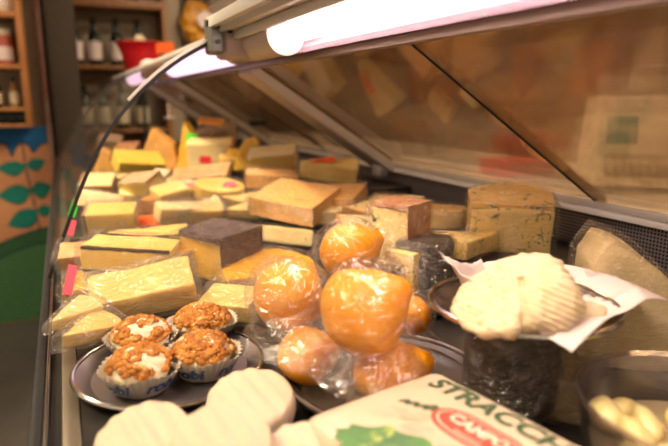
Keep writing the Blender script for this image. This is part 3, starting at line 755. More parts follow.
bm = bmesh.new(); tube(bm, [(.07, .09, .19), (.072, .09, .235), (.078, .09, .243), (.30, .09, .253), (.31, .09, .245), (.31, .09, .19)], .0022, 8); link('wire_loop', bm, M['alu'], t)
t = thing('red_tray', 'small red tray on the rear counter beside the scale', 'tray', (1.02, 1.12, 1.041), math.degrees(YAW))
link('tray_body', boxbm(-.07, .07, -.06, .06, 0, .028, .006), M['redbasket'], t)
link('tray_rim', boxbm(-.075, .075, -.065, .065, .0285, .034, .002), M['redbasket'], t)

# shelves with goods on the staff-side wall
for k, z in enumerate((.9, 1.22, 1.55, 1.9)):
    o = link('goods_shelf', boxbm(1.95, 2.295, -.6, 4.2, z - .03, z, .002), M['wood_dark'], None, 30)
    tag(o, ['lowest', 'second', 'third', 'highest'][k] + ' long shelf on the staff side wall behind the glass', 'shelf', 'shelves on the staff side wall')
r_ = random.Random(5); cols = ['orange', 'brown', 'cream']
for k, z in enumerate((.9, 1.22, 1.55)):
    y = -.4
    n = 0
    while y < 4.0:
        w = r_.uniform(.10, .24); h = r_.uniform(.14, .26); c = r_.choice([0, 0, 1, 1, 2])
        bm = boxbm(-.09, .09, -w / 2, w / 2, 0, h, .02, 3); wobble(bm, .006, 9, n + k * 40)
        o = link('packet', bm, M[('shelfgood_o', 'shelfgood_b', 'shelfgood_c')[c]], None, 40, loc=(2.1, y + w / 2, z + .001))
        tag(o, cols[c] + ' packet on the staff side shelves, blurred behind the rear glass', 'packet', cols[c] + ' packets on the staff side shelves')
        y += w + r_.uniform(.02, .10); n += 1

# ------------------------------------------------------------------ lettering
def text_bm(s, size, shear=0, bold=0):
    cu = bpy.data.curves.new('lettering', 'FONT'); cu.body = s; cu.size = size; cu.shear = shear; cu.offset = bold; cu.align_x = 'CENTER'; cu.resolution_u = 3
    o = bpy.data.objects.new('lettering', cu); col.objects.link(o)
    dg = bpy.context.evaluated_depsgraph_get(); me = o.evaluated_get(dg).to_mesh()
    bm = bmesh.new(); bm.from_mesh(me); o.evaluated_get(dg).to_mesh_clear()
    bpy.data.objects.remove(o); bpy.data.curves.remove(cu)
    bmesh.ops.remove_doubles(bm, verts=bm.verts, dist=1e-6)
    return bm

# ------------------------------------------------------------------ the front of the counter
# white fresh cheeses
def disc(label, px, py, rpx, zb, tilt=(0, 0), yaw=0, hh=.030):
    z = zb + hh
    p, f = at(px, py, z); r = rpx * f * .97
    t = thing('fresh_cheese_disc', label, 'cheese', (p.x, p.y, zb), yaw, 'white fresh cheese discs', tilt)
    bm = bmesh.new(); n = 56; m = 18; rings = []
    prof_ = [(0, hh)] + [(r * k / 12, hh - .003 * (k / 12) ** 3) for k in range(1, 12)] + [(r * .97, hh - .006), (r, hh - .012), (r * 1.0, .012), (r * .96, .004), (r * .85, 0), (0, 0)]
    lathe(prof_, n, bm)
    for v in bm.verts:
        if v.co.z > hh * .6:
            v.co.z += .0011 * math.sin((v.co.x * .8 + v.co.y * .6) * 2 * math.pi / .015) + .0012 * noise.noise(v.co * 30 + Vector((px, 0, 0)))
        s = 1 + .02 * noise.noise(Vector((math.atan2(v.co.y, v.co.x) * 1.3, v.co.z * 10, px)))
        v.co.x *= s; v.co.y *= s
    link('cheese_disc', bm, M['goat'], t, 50)
disc('round white fresh cheese behind the others of the group of four', 251, 389, 46, .932, (14, 0), 0)
disc('round white fresh cheese in the lower left corner of the case', 147, 426, 51, .937, (18, -4), 0)
disc('round white fresh cheese lying on top of the other discs', 221, 430, 54, .956, (22, 4), 0, .028)
disc('round white fresh cheese nearest the printed package', 303, 444, 46, .937, (18, 0), 0)

# left steel plate
pc, pf = at(171, 361, .935)
def plate(name, label, c, r, zb, m, rimm, cat='plate', depth=.012, yaw=0):
    t = thing(name, label, cat, (c.x, c.y, zb), yaw)
    link('plate_well', lathe([(0, .001), (r * .80, .001), (r * .86, depth * .6), (r * .95, depth), (r * .95, depth + .0015), (r * .86, depth * .6 + .0015), (r * .80, .003), (0, .003)], 64), M[m], t)
    bm = bmesh.new(); N = 64
    tube(bm, [(r * .965 * math.cos(2 * math.pi * i / N), r * .965 * math.sin(2 * math.pi * i / N), depth + .001) for i in range(N + 1)], .0026, 8, False)
    link('rolled_rim', bm, M[rimm], t)
    return t
plate('steel_plate', 'round dark steel plate carrying four crumb-topped cakes', pc, 94 * pf, .921, 'darksteel', 'chrome')

# crumb topped cheeses in fluted paper cups
def pastry(label, px, py, wpx, yaw, zb, hh=.030):
    p, f = at(px, py, zb + .03); r = wpx * f / 2
    t = thing('crumb_topped_pastry', label, 'pastry', (p.x, p.y, zb), yaw, 'crumb-topped cheeses in paper cups')
    bm = bmesh.new(); n = 144; rings = []
    H = .025
    for k in range(7):
        u = k / 6; rr = r * (.72 + .40 * u)
        rings.append([bm.verts.new(((rr + .0013 * (.4 + u) * math.cos(36 * a)) * math.cos(a), (rr + .0013 * (.4 + u) * math.cos(36 * a)) * math.sin(a), H * u + .0016 * u * math.sin(5 * a + px))) for a in [2 * math.pi * i / n for i in range(n)]])
    for A, B in zip(rings, rings[1:]):
        for i in range(n): bm.faces.new((A[i], A[(i + 1) % n], B[(i + 1) % n], B[i]))
    bm.faces.new(rings[0][::-1])
    o = link('fluted_paper_cup', bm, M['cup'], t, 60)
    tb = text_bm('robi   robi   robi   robi', .019, .25, .0006)
    refine(tb, .004, 3)
    R0 = r * .93
    for v in tb.verts:
        a = v.co.x / R0 - math.pi / 2; u = (v.co.y + .0075) / H
        rr = r * (.72 + .40 * u) + .0022
        v.co = Vector((rr * math.cos(a), rr * math.sin(a), H * u))
    link('blue_lettering', tb, M['blueink'], o, 0)
    bm = bmesh.new(); bmesh.ops.create_icosphere(bm, subdivisions=5, radius=1)
    for v in bm.verts: v.co = Vector((v.co.x * r * .84, v.co.y * r * .84, .022 + v.co.z * (.021 if v.co.z > 0 else .019)))
    wobble(bm, .0035, 60, px)
    link('cream_cheese_body', bm, M['cake'], t, 60)
    # crumbs scattered over the top
    rr_ = random.Random(int(px)); bm = bmesh.new()
    for i in range(420):
        th = rr_.uniform(0, 2 * math.pi); ph = math.acos(1 - rr_.random() ** .9 * .85)
        d = Vector((math.sin(ph) * math.cos(th) * r * .84, math.sin(ph) * math.sin(th) * r * .84, .022 + math.cos(ph) * .021))
        dens = noise.noise(d * 70 + Vector((px, 0, 0)))
        if dens < -.34: continue
        b2 = bmesh.ops.create_icosphere(bm, subdivisions=1, radius=rr_.uniform(.0020, .0050))['verts']
        s = Vector((rr_.uniform(.7, 1.4), rr_.uniform(.7, 1.4), rr_.uniform(.6, 1.1)))
        for v in b2: v.co = Vector((v.co.x * s.x, v.co.y * s.y, v.co.z * s.z)) * rr_.uniform(.85, 1.15) + d * 1.0
    c = link('crumb_topping', bm, M['crumb'], t, 60); c['kind'] = 'stuff'
pastry('crumb-topped cheese in paper cup at the back left of the plate', 141, 330, 64, 10, .9255)
pastry('crumb-topped cheese in paper cup at the front left of the plate', 140, 360, 72, 12, .9255)
pastry('crumb-topped cheese in paper cup at the front right of the plate', 203, 346, 68, 24, .9255)
pastry('crumb-topped cheese in paper cup at the back right of the plate', 202, 316, 62, 30, .9255)

# smoked pear-shaped cheeses
def pear(bm, r, L, seed):
    prof_ = []
    for i in range(29):
        u = i / 28; z = L * u
        rr = r * math.sin(math.pi * u ** .86) ** .58 * (1 - .30 * max(0, u - .45) / .55) if 0 < u < 1 else 0
        if .86 < u < 1: rr = max(rr, r * .22)
        prof_.append((rr, z))
    prof_[0] = (0, 0); prof_[-1] = (0, L)
    lathe(prof_, 40, bm); wobble(bm, r * .05, 18, seed); return bm
def scamorza(label, px, py, wpx, zc, yaw, axis, ratio=1.35, bag=None, seed=1, bagrot=(0, 0, 0), bagscale=(1.45, 1.2), pleat=11):
    """lies on its side: axis = elevation of its long axis in degrees"""
    p, f = at(px, py, zc); r = wpx * f / 2
    t = thing('smoked_scamorza', label, 'cheese', (p.x, p.y, zc - r), yaw, 'smoked pear-shaped cheeses in bags')
    bm = bmesh.new(); L = 2 * r * ratio
    pear(bm, r, L, seed)
    bmesh.ops.translate(bm, verts=bm.verts, vec=(0, 0, -L * .42))
    bmesh.ops.rotate(bm, verts=bm.verts, cent=(0, 0, 0), matrix=Matrix.Rotation(R(90 - axis), 3, 'Y'))
    bmesh.ops.translate(bm, verts=bm.verts, vec=(0, 0, r))
    link('cheese_body', bm, M['scamorza'], t, 70)
    if bag:
        bm = bmesh.new(); rb = r * 1.10; rg_ = random.Random(seed * 5)
        for k in range(46):
            zc_ = rg_.uniform(-.35, 1); a = rg_.uniform(0, 2 * math.pi); q = math.sqrt(1 - zc_ * zc_)
            j_ = rg_.uniform(.97, 1.14); bm.verts.new((rb * q * math.cos(a) * j_ * 1.05, rb * q * math.sin(a) * j_, rb * zc_ * j_))
        bmesh.ops.convex_hull(bm, input=bm.verts)
        bmesh.ops.delete(bm, geom=[v for v in bm.verts if not v.link_faces] + [], context='VERTS')
        bm.normal_update()
        bmesh.ops.delete(bm, geom=[f for f in bm.faces if f.normal.z < -.75], context='FACES')
        refine(bm, .010)
        for v in bm.verts:
            L_ = v.co.length; v.co *= (.62 * rb * 1.12 / L_ + .38) if L_ < rb * 1.12 else 1
        wobble(bm, .0016, 40, seed, True)
        n = 110; K = 14; rings = []
        for k in range(K + 1):
            u = k / K; ring = []
            for i in range(n):
                a = 2 * math.pi * i / n; ca, sa = math.cos(a), math.sin(a)
                nz = noise.noise(Vector((ca * 2.4, sa * 2.4, u * 1.5 + seed)))
                pl = 1 + u * (.07 * math.sin(a * pleat + seed + 3 * nz) + .34 * nz)
                rr = rb * (1.0 + (bagscale[0] - 1) * u ** 1.3) * pl
                ring.append(bm.verts.new((rr * ca, rr * sa, -rb * .25 - r * (bagscale[1] - .55) * 1.1 * u + .010 * u * noise.noise(Vector((ca * 1.5, sa * 1.5, seed + 5))))))
            rings.append(ring)
        for A, B in zip(rings, rings[1:]):
            for i in range(n): bm.faces.new((A[i], B[i], B[(i + 1) % n], A[(i + 1) % n])).material_index = 1
        bmesh.ops.rotate(bm, verts=bm.verts, cent=(0, 0, 0), matrix=Euler([R(q) for q in bagrot]).to_matrix())
        bmesh.ops.translate(bm, verts=bm.verts, vec=(0, 0, r))
        lowz = .944 - (zc - r)
        for v in bm.verts:
            if v.co.z < lowz: v.co.z = lowz + .004 * abs(noise.noise(v.co * 60))
        link('plastic_bag', bm, None, t, 24, [M[bag], M['bagskirt']])
    return t
op, of = at(384, 376, .935)
t = thing('clear_platter', 'clear plastic round platter under the smoked cheeses', 'platter', (op.x, op.y, .921), 0)
rr = 98 * of
link('platter_well', lathe([(0, .001), (rr * .78, .001), (rr * .88, .008), (rr, .016), (rr, .018), (rr * .87, .010), (rr * .77, .003), (0, .003)], 72), M['dust'], t)
bm = bmesh.new(); N = 72
tube(bm, [(rr * math.cos(2 * math.pi * i / N), rr * math.sin(2 * math.pi * i / N), .018) for i in range(N + 1)], .0028, 8, False)
link('platter_rim', bm, M['steel'], t)
bm = bmesh.new(); tube(bm, [(rr * .9 * math.cos(2 * math.pi * i / N), rr * .9 * math.sin(2 * math.pi * i / N), .013) for i in range(N + 1)], .0012, 6, False)
link('platter_ridge', bm, M['chrome'], t)
scamorza('smoked orange cheese low at the left edge of the clear platter', 306, 356, 60, .962, 20, 8, 1.15, None, 2)
scamorza('smoked yellow-orange cheese low at the front right of the platter', 388, 372, 66, .964, 10, 12, 1.3, 'bag', 3, (18, -12, 30), (1.3, .95), 7)
scamorza('large bagged smoked cheese at the centre on top of the platter', 362, 312, 92, 1.025, -10, 35, 1.06, 'bag', 4, (8, 14, 0), (1.6, 1.15), 9)
scamorza('large bagged smoked cheese left of the central one', 288, 296, 74, 1.012, 60, 40, 1.12, 'bagpale', 5, (-6, -18, 0), (1.3, 1.18), 8)
scamorza('bagged smoked cheese at the back of the scamorza heap', 348, 252, 60, 1.035, 20, 20, 1.15, 'bag', 6, (30, -25, 0), (1.5, 1.1), 7)
scamorza('small deep orange smoked cheese tucked beside the dark wrapped wedge', 412, 316, 40, .99, 80, 20, 1.2, 'bag', 7, (20, 40, 0), (1.5, 1.05), 6)

# printed cheese package
C = Vector((.2415, .288, .922)); PL, PW, PH = .23, .15, .056
t = thing('printed_cheese_package', 'cream soft cheese package with green lettering and red badge', 'package', C, -80 + 24.8)
def tz(x, y): return PH + .006 * (1 - (abs(x) / (PL / 2)) ** 3) * (1 - (abs(y) / (PW / 2)) ** 3) + .0012 * noise.noise(Vector((x * 30, y * 30, 0)))
bm = boxbm(-PL / 2, PL / 2, -PW / 2, PW / 2, 0, PH, .014, 5); refine(bm, .008)
for v in bm.verts:
    if v.co.z > PH * .6 and abs(v.co.x) < PL / 2 - .002 and abs(v.co.y) < PW / 2 - .002: v.co.z += (tz(v.co.x, v.co.y) - PH)
link('wrapped_body', bm, M['pack_white'], t, 50)
def decal(name, bm, m, lift=.0007, parent=t):
    refine(bm, .006, 4)
    for v in bm.verts: v.co.z = tz(v.co.x, v.co.y) + lift
    o = link(name, bm, M[m], parent, 0); return o
def polybm(pts):
    bm = bmesh.new(); bm.faces.new([bm.verts.new((x, y, 0)) for x, y in pts]); return bm
tb = text_bm('STRACCHINO', .029, .0, .0010); bmesh.ops.translate(tb, verts=tb.verts, vec=(.002, PW / 2 - .036, 0)); decal('green_lettering', tb, 'pack_dkgreen')
def stadium(cx, cy, a, b, n=16, sk=0):
    return [(cx + a * (1 if math.cos(q) > 0 else -1) * abs(math.cos(q)) ** .5, cy + b * math.sin(q) * (1 if True else 0)) for q in [2 * math.pi * i / (n * 2) for i in range(n * 2)]]
bd = decal('red_badge', polybm(stadium(-.010, .012, .040, .017)), 'pack_red')
bd2 = decal('badge_ring', polybm(stadium(-.010, .012, .036, .0135)), 'pack_letter', .0009, bd)
bd3 = decal('badge_field', polybm(stadium(-.010, .012, .0345, .0122)), 'pack_red', .0011, bd)
tb = text_bm('CAMPO', .015, 0, .0006); bmesh.ops.translate(tb, verts=tb.verts, vec=(-.010, .0095, 0)); decal('badge_letters', tb, 'pack_letter', .0014, bd)
tb = text_bm('••••••••', .009, 0, 0); bmesh.ops.translate(tb, verts=tb.verts, vec=(-.010, -.0005, 0)); decal('badge_dots', tb, 'pack_letter', .0014, bd)
rg = random.Random(3)
def blob(cx, cy, a, b, n=26, j=.18, rot=0):
    o = []
    for i in range(n):
        q = 2 * math.pi * i / n; k = 1 + rg.uniform(-j, j); x = a * math.cos(q) * k; y = b * math.sin(q) * k
        o.append((cx + x * math.cos(rot) - y * math.sin(rot), cy + x * math.sin(rot) + y * math.cos(rot)))
    return o
decal('printed_bush', polybm(blob(-.040, -.048, .038, .020, rot=.5)), 'pack_green')
decal('printed_bush', polybm(blob(-.012, -.058, .03, .012)), 'pack_pink', .0006)
for cx, cy, r0 in ((-.066, -.004, .9), (-.048, .004, .8), (-.035, -.006, .7)):
    decal('printed_blossom', polybm(blob(cx - .006, cy - .012, .012, .007, rot=r0)), 'pack_pink', .0005)
for cx, cy in ((-.066, .002), (-.045, .012)):     # conifer sprays
    pts = []
    for i in range(9): pts.append((cx - .014 + i * .004, cy + .004 * (i % 2) + .0018 * i * .6 + .001))
    for i in range(8, -1, -1): pts.append((cx - .014 + i * .004, cy - .004 * ((i + 1) % 2) + .0018 * i * .6 - .001))
    decal('printed_spray', polybm(pts), 'pack_dkgreen')
for cx, cy in ((-.012, -.018), (.0, -.034), (-.02, .012)):
    decal('printed_petal', polybm(blob(cx, cy, .016, .006, rot=-.9)), 'pack_pink', .0005)

# dark wrapped wheels under the ricotta dish
def darkwheel(label, px, py, wpx, zb, H, yaw=0, rw=1):
    p, f = at(px, py, zb + H / 2); r = wpx * f / 2
    t = thing('dark_wrapped_cheese', label, 'cheese', (p.x, p.y, zb + .005), yaw, 'dark coated cheeses in film')
    bm = bmesh.new(); prof_ = [(0, 0), (r * .9, 0), (r, .008), (r * 1.01, H * .5), (r, H - .008), (r * .9, H), (0, H)]
    lathe(prof_, 40, bm)
    for v in bm.verts: v.co.y *= rw
    refine(bm, .012); wobble(bm, .0045, 26, px); link('coated_cheese', bm, M['leafdark'], t, 60)
    bm = bmesh.new(); lathe([(0, -.0005), (r * .93, -.0005), (r * 1.06, .006), (r * 1.07, H * .5), (r * 1.05, H - .004), (r * .92, H + .003), (0, H + .003)], 40, bm)
    for v in bm.verts: v.co.y *= rw
    refine(bm, .012); wobble(bm, .0015, 60, px + 3, True)
    link('plastic_wrap', bm, M['film_heavy'], t, 28)
    return p, r
darkwheel('dark coated cheese wheel in film holding up the ricotta dish', 512, 366, 92, .921, .089)
# ricotta dish
dp, df = at(522, 303, 1.028)
dr = 90 * df
t = thing('ricotta_dish', 'shallow clear dish under the paper and ricotta', 'dish', (dp.x, dp.y, 1.0175), 0)
link('dish_bowl', lathe([(0, .0), (dr * .72, 0), (dr * .88, .004), (dr, .010), (dr, .012), (dr * .87, .006), (dr * .7, .002), (0, .002)], 72), M['clear'], t)
bm = bmesh.new(); tube(bm, [(dr * math.cos(2 * math.pi * i / N), dr * math.sin(2 * math.pi * i / N), .012) for i in range(N + 1)], .003, 8, False)
link('dish_rim', bm, M['chrome'], t)
# paper
bm = bmesh.new(); n = 60
for i in range(n + 1):
    for j in range(n + 1):
        u = i / n * 2 - 1; v = j / n * 2 - 1
        x = u * dr * 1.08; y = v * dr * .98
        d = math.hypot(x, y) / dr
        z = .002 + .010 * max(0, d - .5) ** 1.3 / .5 ** 1.3
        z += (.013 * noise.noise(Vector((x * 26, y * 26, 1))) + .006 * (.5 - abs(noise.noise(Vector((x * 50, y * 50, 4))) * 2))) * min(1, max(0, d - .45) * 2.4)
        if d > 1.02: z -= (d - 1.02) * .05
        zm = .0005 + .0165 * max(0, min(d, 1.02) - .62) / .40
        if u < .15 and v > -.3 and d > .86:      # this side stands up, crumpled against the rim
            k = .86 + (d - .86) * .52; z = max(z, zm) + (d - .86) * .062 + .006 * noise.noise(Vector((x * 45, y * 45, 9)))
            x, y = x / d * k, y / d * k; d = k
        bm.verts.new((x, y, max(z, zm) if d < 1.06 else max(z, zm) - (d - 1.06) * .035))
bm.verts.ensure_lookup_table()
for i in range(n):
    for j in range(n): a = i * (n + 1) + j; bm.faces.new([bm.verts[k] for k in (a, a + n + 1, a + n + 2, a + 1)])
t = link('wrapping_paper', bm, M['paper'], None, 60, loc=(dp.x + .030, dp.y + .008, 1.0225), rot=(0, 0, R(15)))
md = t.modifiers.new('thickness', 'SOLIDIFY'); md.thickness = .0004
tag(t, 'crumpled pinkish white paper sheet between ricotta and dish', 'paper')
# ricotta mound
rp, rf = at(516, 296, 1.050)
bm = bmesh.new(); bmesh.ops.create_icosphere(bm, subdivisions=7, radius=1)
ra = 63 * rf
for v in bm.verts:
    c = v.co.copy(); 
    s = (abs(c.x) ** 3.2 + abs(c.y) ** 3.2 + abs(c.z) ** 3.2) ** (-1 / 3.2); c *= s * .96
    x, y, z = c.x * ra, c.y * ra * .86, c.z
    taper = 1 - .26 * max(0, z)
    z = (z + 1) * .5
    hgt = .052 + .016 * c.x + .011 * c.y            # higher towards the far right, sloping down to the near left
    if c.x < -.1: hgt -= .016 * (-.1 - c.x) ** 1.1
    zz = z * max(.014, hgt)
    x *= taper; y *= taper
    v.co = Vector((x, y, zz))
bm.normal_update()
for v in bm.verts:
    p = v.co; d = 0
    d += .0009 * math.sin(2 * math.pi * (p.x * .5 + p.y * .2 + p.z * 1.1) / .0058) * (1 if p.x > .018 + .3 * p.y else .22) * (1 if p.z > .01 else .4)
    d += 0.0016 * noise.noise(p * 38) + .0020 * noise.noise(p * 130)
    low = max(0, .035 - p.z) / .035
    d += .004 * low * noise.noise(p * 70 + Vector((3, 3, 3)))
    # the cleft down the near face
    e = abs(p.x + .006 - .25 * (p.y + .03)); 
    if p.y < -.01: d -= .0042 * math.exp(-(e / .0028) ** 2)
    v.co = p + v.normal * d
    if v.co.z < 0: v.co.z = 0
t = link('ricotta_mound', bm, M['ricotta'], None, 70, loc=(rp.x, rp.y, 1.0225), rot=(0, 0, -YAW + R(4)))
tag(t, 'large white ricotta with basket ridges on crumpled paper', 'cheese')
bm = bmesh.new(); bmesh.ops.create_icosphere(bm, subdivisions=4, radius=1)
for v in bm.verts: v.co = Vector((v.co.x * .022, v.co.y * .016, (v.co.z + 1) * .009))
wobble(bm, .003, 60, 5)
q, _ = at(584, 318, 1.03)
t = link('ricotta_crumb', bm, M['ricotta'], None, 70, loc=(q.x, q.y, 1.0265)); tag(t, 'small broken ricotta lump beside the large mound', 'cheese')

# tub in the near right corner
q, f = at(700, 424, .97); tr_ = 116 * f
t = thing('clear_tub', 'round clear plastic tub of pale cheese chunks in the near right corner', 'tub', (q.x, q.y, .921), 0)
link('tub_wall', lathe([(0, 0), (tr_ * .84, 0), (tr_ * .86, .003), (tr_ * .99, .066), (tr_ * 1.0, .066), (tr_ * .88, .001)], 64), M['clear'], t)
bm = bmesh.new(); tube(bm, [(tr_ * 1.01 * math.cos(2 * math.pi * i / N), tr_ * 1.01 * math.sin(2 * math.pi * i / N), .067) for i in range(N + 1)], .0022, 8, False)
link('tub_rim', bm, M['clear'], t)
link('liquid', lathe([(0, .004), (tr_ * .84, .004), (tr_ * .865, .026), (0, .026)], 48), mat('cloudy_brine', (.36, .29, .17), rough=.15), t)
rr_ = random.Random(9); spots_ = [(-.45, .25), (-.1, .42), (.3, .35), (-.55, -.15), (-.2, .0), (.15, .05), (.5, .0), (-.3, -.45), (.05, -.4), (.4, -.35), (-.65, .05), (-.05, .70), (-.42, .58)]
for i, (a, b) in enumerate(spots_):
    bm = bmesh.new(); bmesh.ops.create_icosphere(bm, subdivisions=3, radius=1)
    sx, sy, sz = rr_.uniform(.015, .021), rr_.uniform(.010, .015), rr_.uniform(.009, .013)
    for v in bm.verts: v.co = Vector((v.co.x * sx, v.co.y * sy, v.co.z * sz))
    wobble(bm, .003, 60, i)
    o = link('cheese_chunk', bm, M['pale_chunk'], None, 60, loc=(q.x + a * tr_, q.y + b * tr_, .921 + .030 + (.008 if i % 3 == 0 else 0)), rot=(rr_.uniform(-.4, .4), rr_.uniform(-.4, .4), rr_.uniform(0, 3)))
    tag(o, 'pale yellow cheese chunk inside the clear round tub', 'cheese chunk', 'cheese chunks in the clear tub')
# olive wrapped block between dish and tub
piece('wrapped_cheese_block', 'blurred olive-brown wrapped block left of the clear tub', 568, 392, 70, 70, 'block', .6, 62, paste='kraft', wrap='film_heavy', base=.92, zh=.62, ends=False)

# ------------------------------------------------------------------ rear right: blue cheese, wedge
P_ = piece
P_('blue_cheese_block', 'tall blue-veined cheese block in film against the rear panel', 508, 222, 76, 58, 'arcblock', .78, -12, paste='veined', rind='rind_blue', sides=('arc',), top=True, t=.004, wrap='film', zh=.92, bev=.010, rough=.003, base=.975, tilt=(9, 0))
P_('pale_wrapped_wedge', 'large cream wedge in tight film at the right edge beside the ricotta', 630, 302, 98, 128, 'block', .75, -10, paste='rind_cream', stand='hump', wrap='film_heavy', base=.924, bev=.012, rough=.003, ends=False)
# blue wedge slice on dark plate
q, f = at(472, 250, .99)
t = thing('dark_plate', 'flat dark plate under the thin blue-veined slice', 'plate', (q.x, q.y, .976), 0)
link('plate_disc', lathe([(0, 0), (40 * f, 0), (44 * f, .004), (44 * f, .006), (0, .003)], 48), M['dust'], t)
P_('blue_cheese_slice', 'flat blue-veined slice with small pale label in front of the tall block', 472, 246, 66, 22, 'sector', .9, 200, paste='veined', rind=None, wrap='film', base=.984, zh=.8, tags=(('sticker', .0, .0, 1.03, .24, .12),))
q, f = at(440, 224, .985)
t = thing('dark_plate', 'dark round plate under the soft blue cheese by the rear panel', 'plate', (q.x, q.y, .976), 0)
link('plate_disc', lathe([(0, 0), (42 * f, 0), (47 * f, .005), (47 * f, .007), (0, .003)], 48), M['dust'], t)
P_('soft_blue_cheese', 'low soft golden blue cheese on the dark round plate', 438, 219, 58, 24, 'oval', .8, 0, paste='gorgonzola', rind='rind_blue', sides=(), top=True, base=.984, zh=.65, bev=.010, wrap='film', ends=False)
P_('small_cheese_piece', 'small cream cheese chunk standing behind the pink-rinded wedge', 412, 205, 22, 15, 'block', .7, -20, paste='cream', rind='rind_orange', sides=('xm',), base=.984, lift=.018)
# veined centre pieces
P_('pink_rind_wedge', 'tall blue-veined wedge with pinkish brown rind at the centre', 399, 232, 40, 54, 'block', .95, -38, paste='veined', rind='rind_pink', sides=('xp', 'yp'), top=True, t=.0045, wrap='film', zh=1.0, base=.92, lift=.072, bev=.007)
P_('blue_cheese_block', 'blue-veined block under the tall pink-rinded wedge', 390, 272, 26, 46, 'block', .9, -30, paste='veined', wrap='film', base=.92, zh=.9)
darkwheel('dark coated cheese in creased film beside the pink-rinded wedge', 424, 276, 58, .921, .105, rw=1)
P_('blue_cheese_wedge', 'blue-veined wedge leaning on the dark coated cheese', 401, 275, 34, 44, 'block', .35, -38, paste='veined', rind=None, wrap='film', base=.92, lift=.055, zh=.9, rough=.001)
P_('white_label_cheese', 'small pale piece with white label in front of the blue wedge', 382, 272, 20, 18, 'block', .5, -20, paste='truffle', base=.92, lift=.070, tags=(('white_tag', 0, -.55, .5, .8, .55, 90),))
# flat pieces right of centre
P_('vein_marked_slice', 'flat pale slice with orange rind and dark crack lines near the rear panel', 372, 213, 60, 26, 'sector', .85, 25, paste='gorgonzola', rind='rind_toast', sides=('ym', 'arc'), t=.005, wrap='film', zh=.75, tilt=(28, 8))
P_('pale_slice', 'pale narrow slice just behind the back bagged scamorza', 362, 232, 46, 16, 'block', .5, 14, paste='cream', rind='rind_orange', sides=('xm',), wrap='film', lift=.006, tilt=(28, 5))
P_('truffle_slice', 'flat pale wedge crossed by dark branching truffle line', 290, 239, 52, 28, 'sector', .95, 150, paste='truffle', rind=None, wrap='film', zh=.8, lift=.01, tilt=(14, 0))
P_('saffron_cheese', 'bright yellow peppercorn-specked cheese in film left of the bags', 264, 277, 88, 42, 'arcblock', .55, 22, paste='saffron', wrap='film_heavy', zh=.75, lift=0.0, bev=.010, rough=.003, tilt=(12, 0))
P_('dark_rind_wedge', 'yellow wheel wedge with dark purple rind on top', 220, 253, 58, 52, 'block', .85, -36, paste='yellow', rind='rind_dark', sides=('xp', 'yp'), top=True, t=.007, wrap='film', zh=.86, lift=.02, rough=.003, tilt=(3, 0))
P_('yellow_wedge', 'bright yellow wedge tucked between the two dark-rinded cheeses', 174, 262, 34, 30, 'block', .5, 35, paste='saffron', wrap='film', lift=.02, tilt=(19, -6))
P_('black_rind_slice', 'long pale yellow slab edged with black rind, upper of two', 133, 257, 88, 36, 'block', .45, -2, paste='straw', lines=True, wrap='film', zh=.85, lift=.032, tilt=(6, 3))
P_('black_rind_slice', 'long slab with black rind lying behind the similar slab', 148, 240, 78, 20, 'block', .45, 12, paste='straw', lines=True, wrap='film', zh=.8, lift=.03, tilt=(5, -3))
P_('yellow_under_slice', 'deep yellow slab under the black-rinded slab at the left', 112, 288, 70, 24, 'block', .5, 8, paste='yellow', rind='rind_orange', sides=('xm',), wrap='film', zh=.8, tilt=(15, 3))
P_('orange_block', 'orange cheese block by the curved glass at the left', 76, 257, 26, 30, 'block', .9, 10, paste='rind_orange', wrap='film', zh=.8, lift=.03, tilt=(28, -4))
P_('orange_stick', 'dark orange cheese stick under the pink tag', 73, 292, 14, 34, 'block', 1.4, 0, paste='rind_orange', wrap='film', zh=.6, tilt=(14, 7))
# front left big pale blocks
P_('bagged_pale_block', 'large pale yellow block in a creased milky bag behind the cakes', 146, 293, 98, 54, 'block', .55, 18, paste='paste', wrap='bagpale', zh=.78, bev=.012, rough=.003, tilt=(16, -8), lift=.003)
P_('pale_flat_wedge', 'pale wrapped wedge hanging over the front rail beside the plate', 88, 335, 60, 46, 'sector', .75, 58, paste='paste', wrap='bagpale', zh=.5, bev=.006, base=.925, tilt=(12, -3))
P_('pale_flat_wedge', 'second pale wrapped wedge behind the one on the front rail', 74, 318, 50, 40, 'sector', .7, 62, paste='cream', wrap='bagpale', zh=.5, bev=.006, base=.94, tilt=(12, -9))
P_('pale_flat_block', 'pale wrapped block between the cakes and the bagged scamorza', 232, 306, 52, 34, 'block', .8, -12, paste='paste', wrap='bagpale', zh=.7, lift=.004, tilt=(12, 1))

# ------------------------------------------------------------------ middle pile
P_('truffle_wedge', 'speckled truffle wedge right of the round pink-tagged cheeses', 240, 203, 46, 24, 'sector', .6, 32, paste='truffle', wrap='film', lift=0.012, zh=.8, tilt=(28, 9))
P_('truffle_wedge', 'speckled truffle wedge in front of the big toasted cheese', 270, 219, 52, 26, 'sector', .55, 34, paste='truffle', wrap='film', lift=0.012, zh=.8, tilt=(20, 7))
P_('truffle_wedge', 'speckled truffle wedge between two others above the purple rind', 238, 217, 36, 18, 'sector', .55, 30, paste='truffle', wrap='film', lift=0.012, zh=.8, tilt=(21, 0))
P_('truffle_wedge', 'speckled truffle wedge left of the group of speckled wedges', 204, 218, 38, 20, 'sector', .7, 26, paste='truffle', wrap='film', lift=0.014, zh=.85, tilt=(29, -9))
P_('pale_long_wedge', 'long pale wedge left of the speckled wedges', 182, 214, 54, 22, 'block', .35, 36, paste='cream', wrap='film', lift=0.014, tilt=(16, 5))
P_('pale_long_wedge', 'long pale wedge in front of its twin, above the yellow wedge', 196, 228, 48, 22, 'block', .4, 24, paste='paste', wrap='film', lift=0.010, tilt=(22, 4))
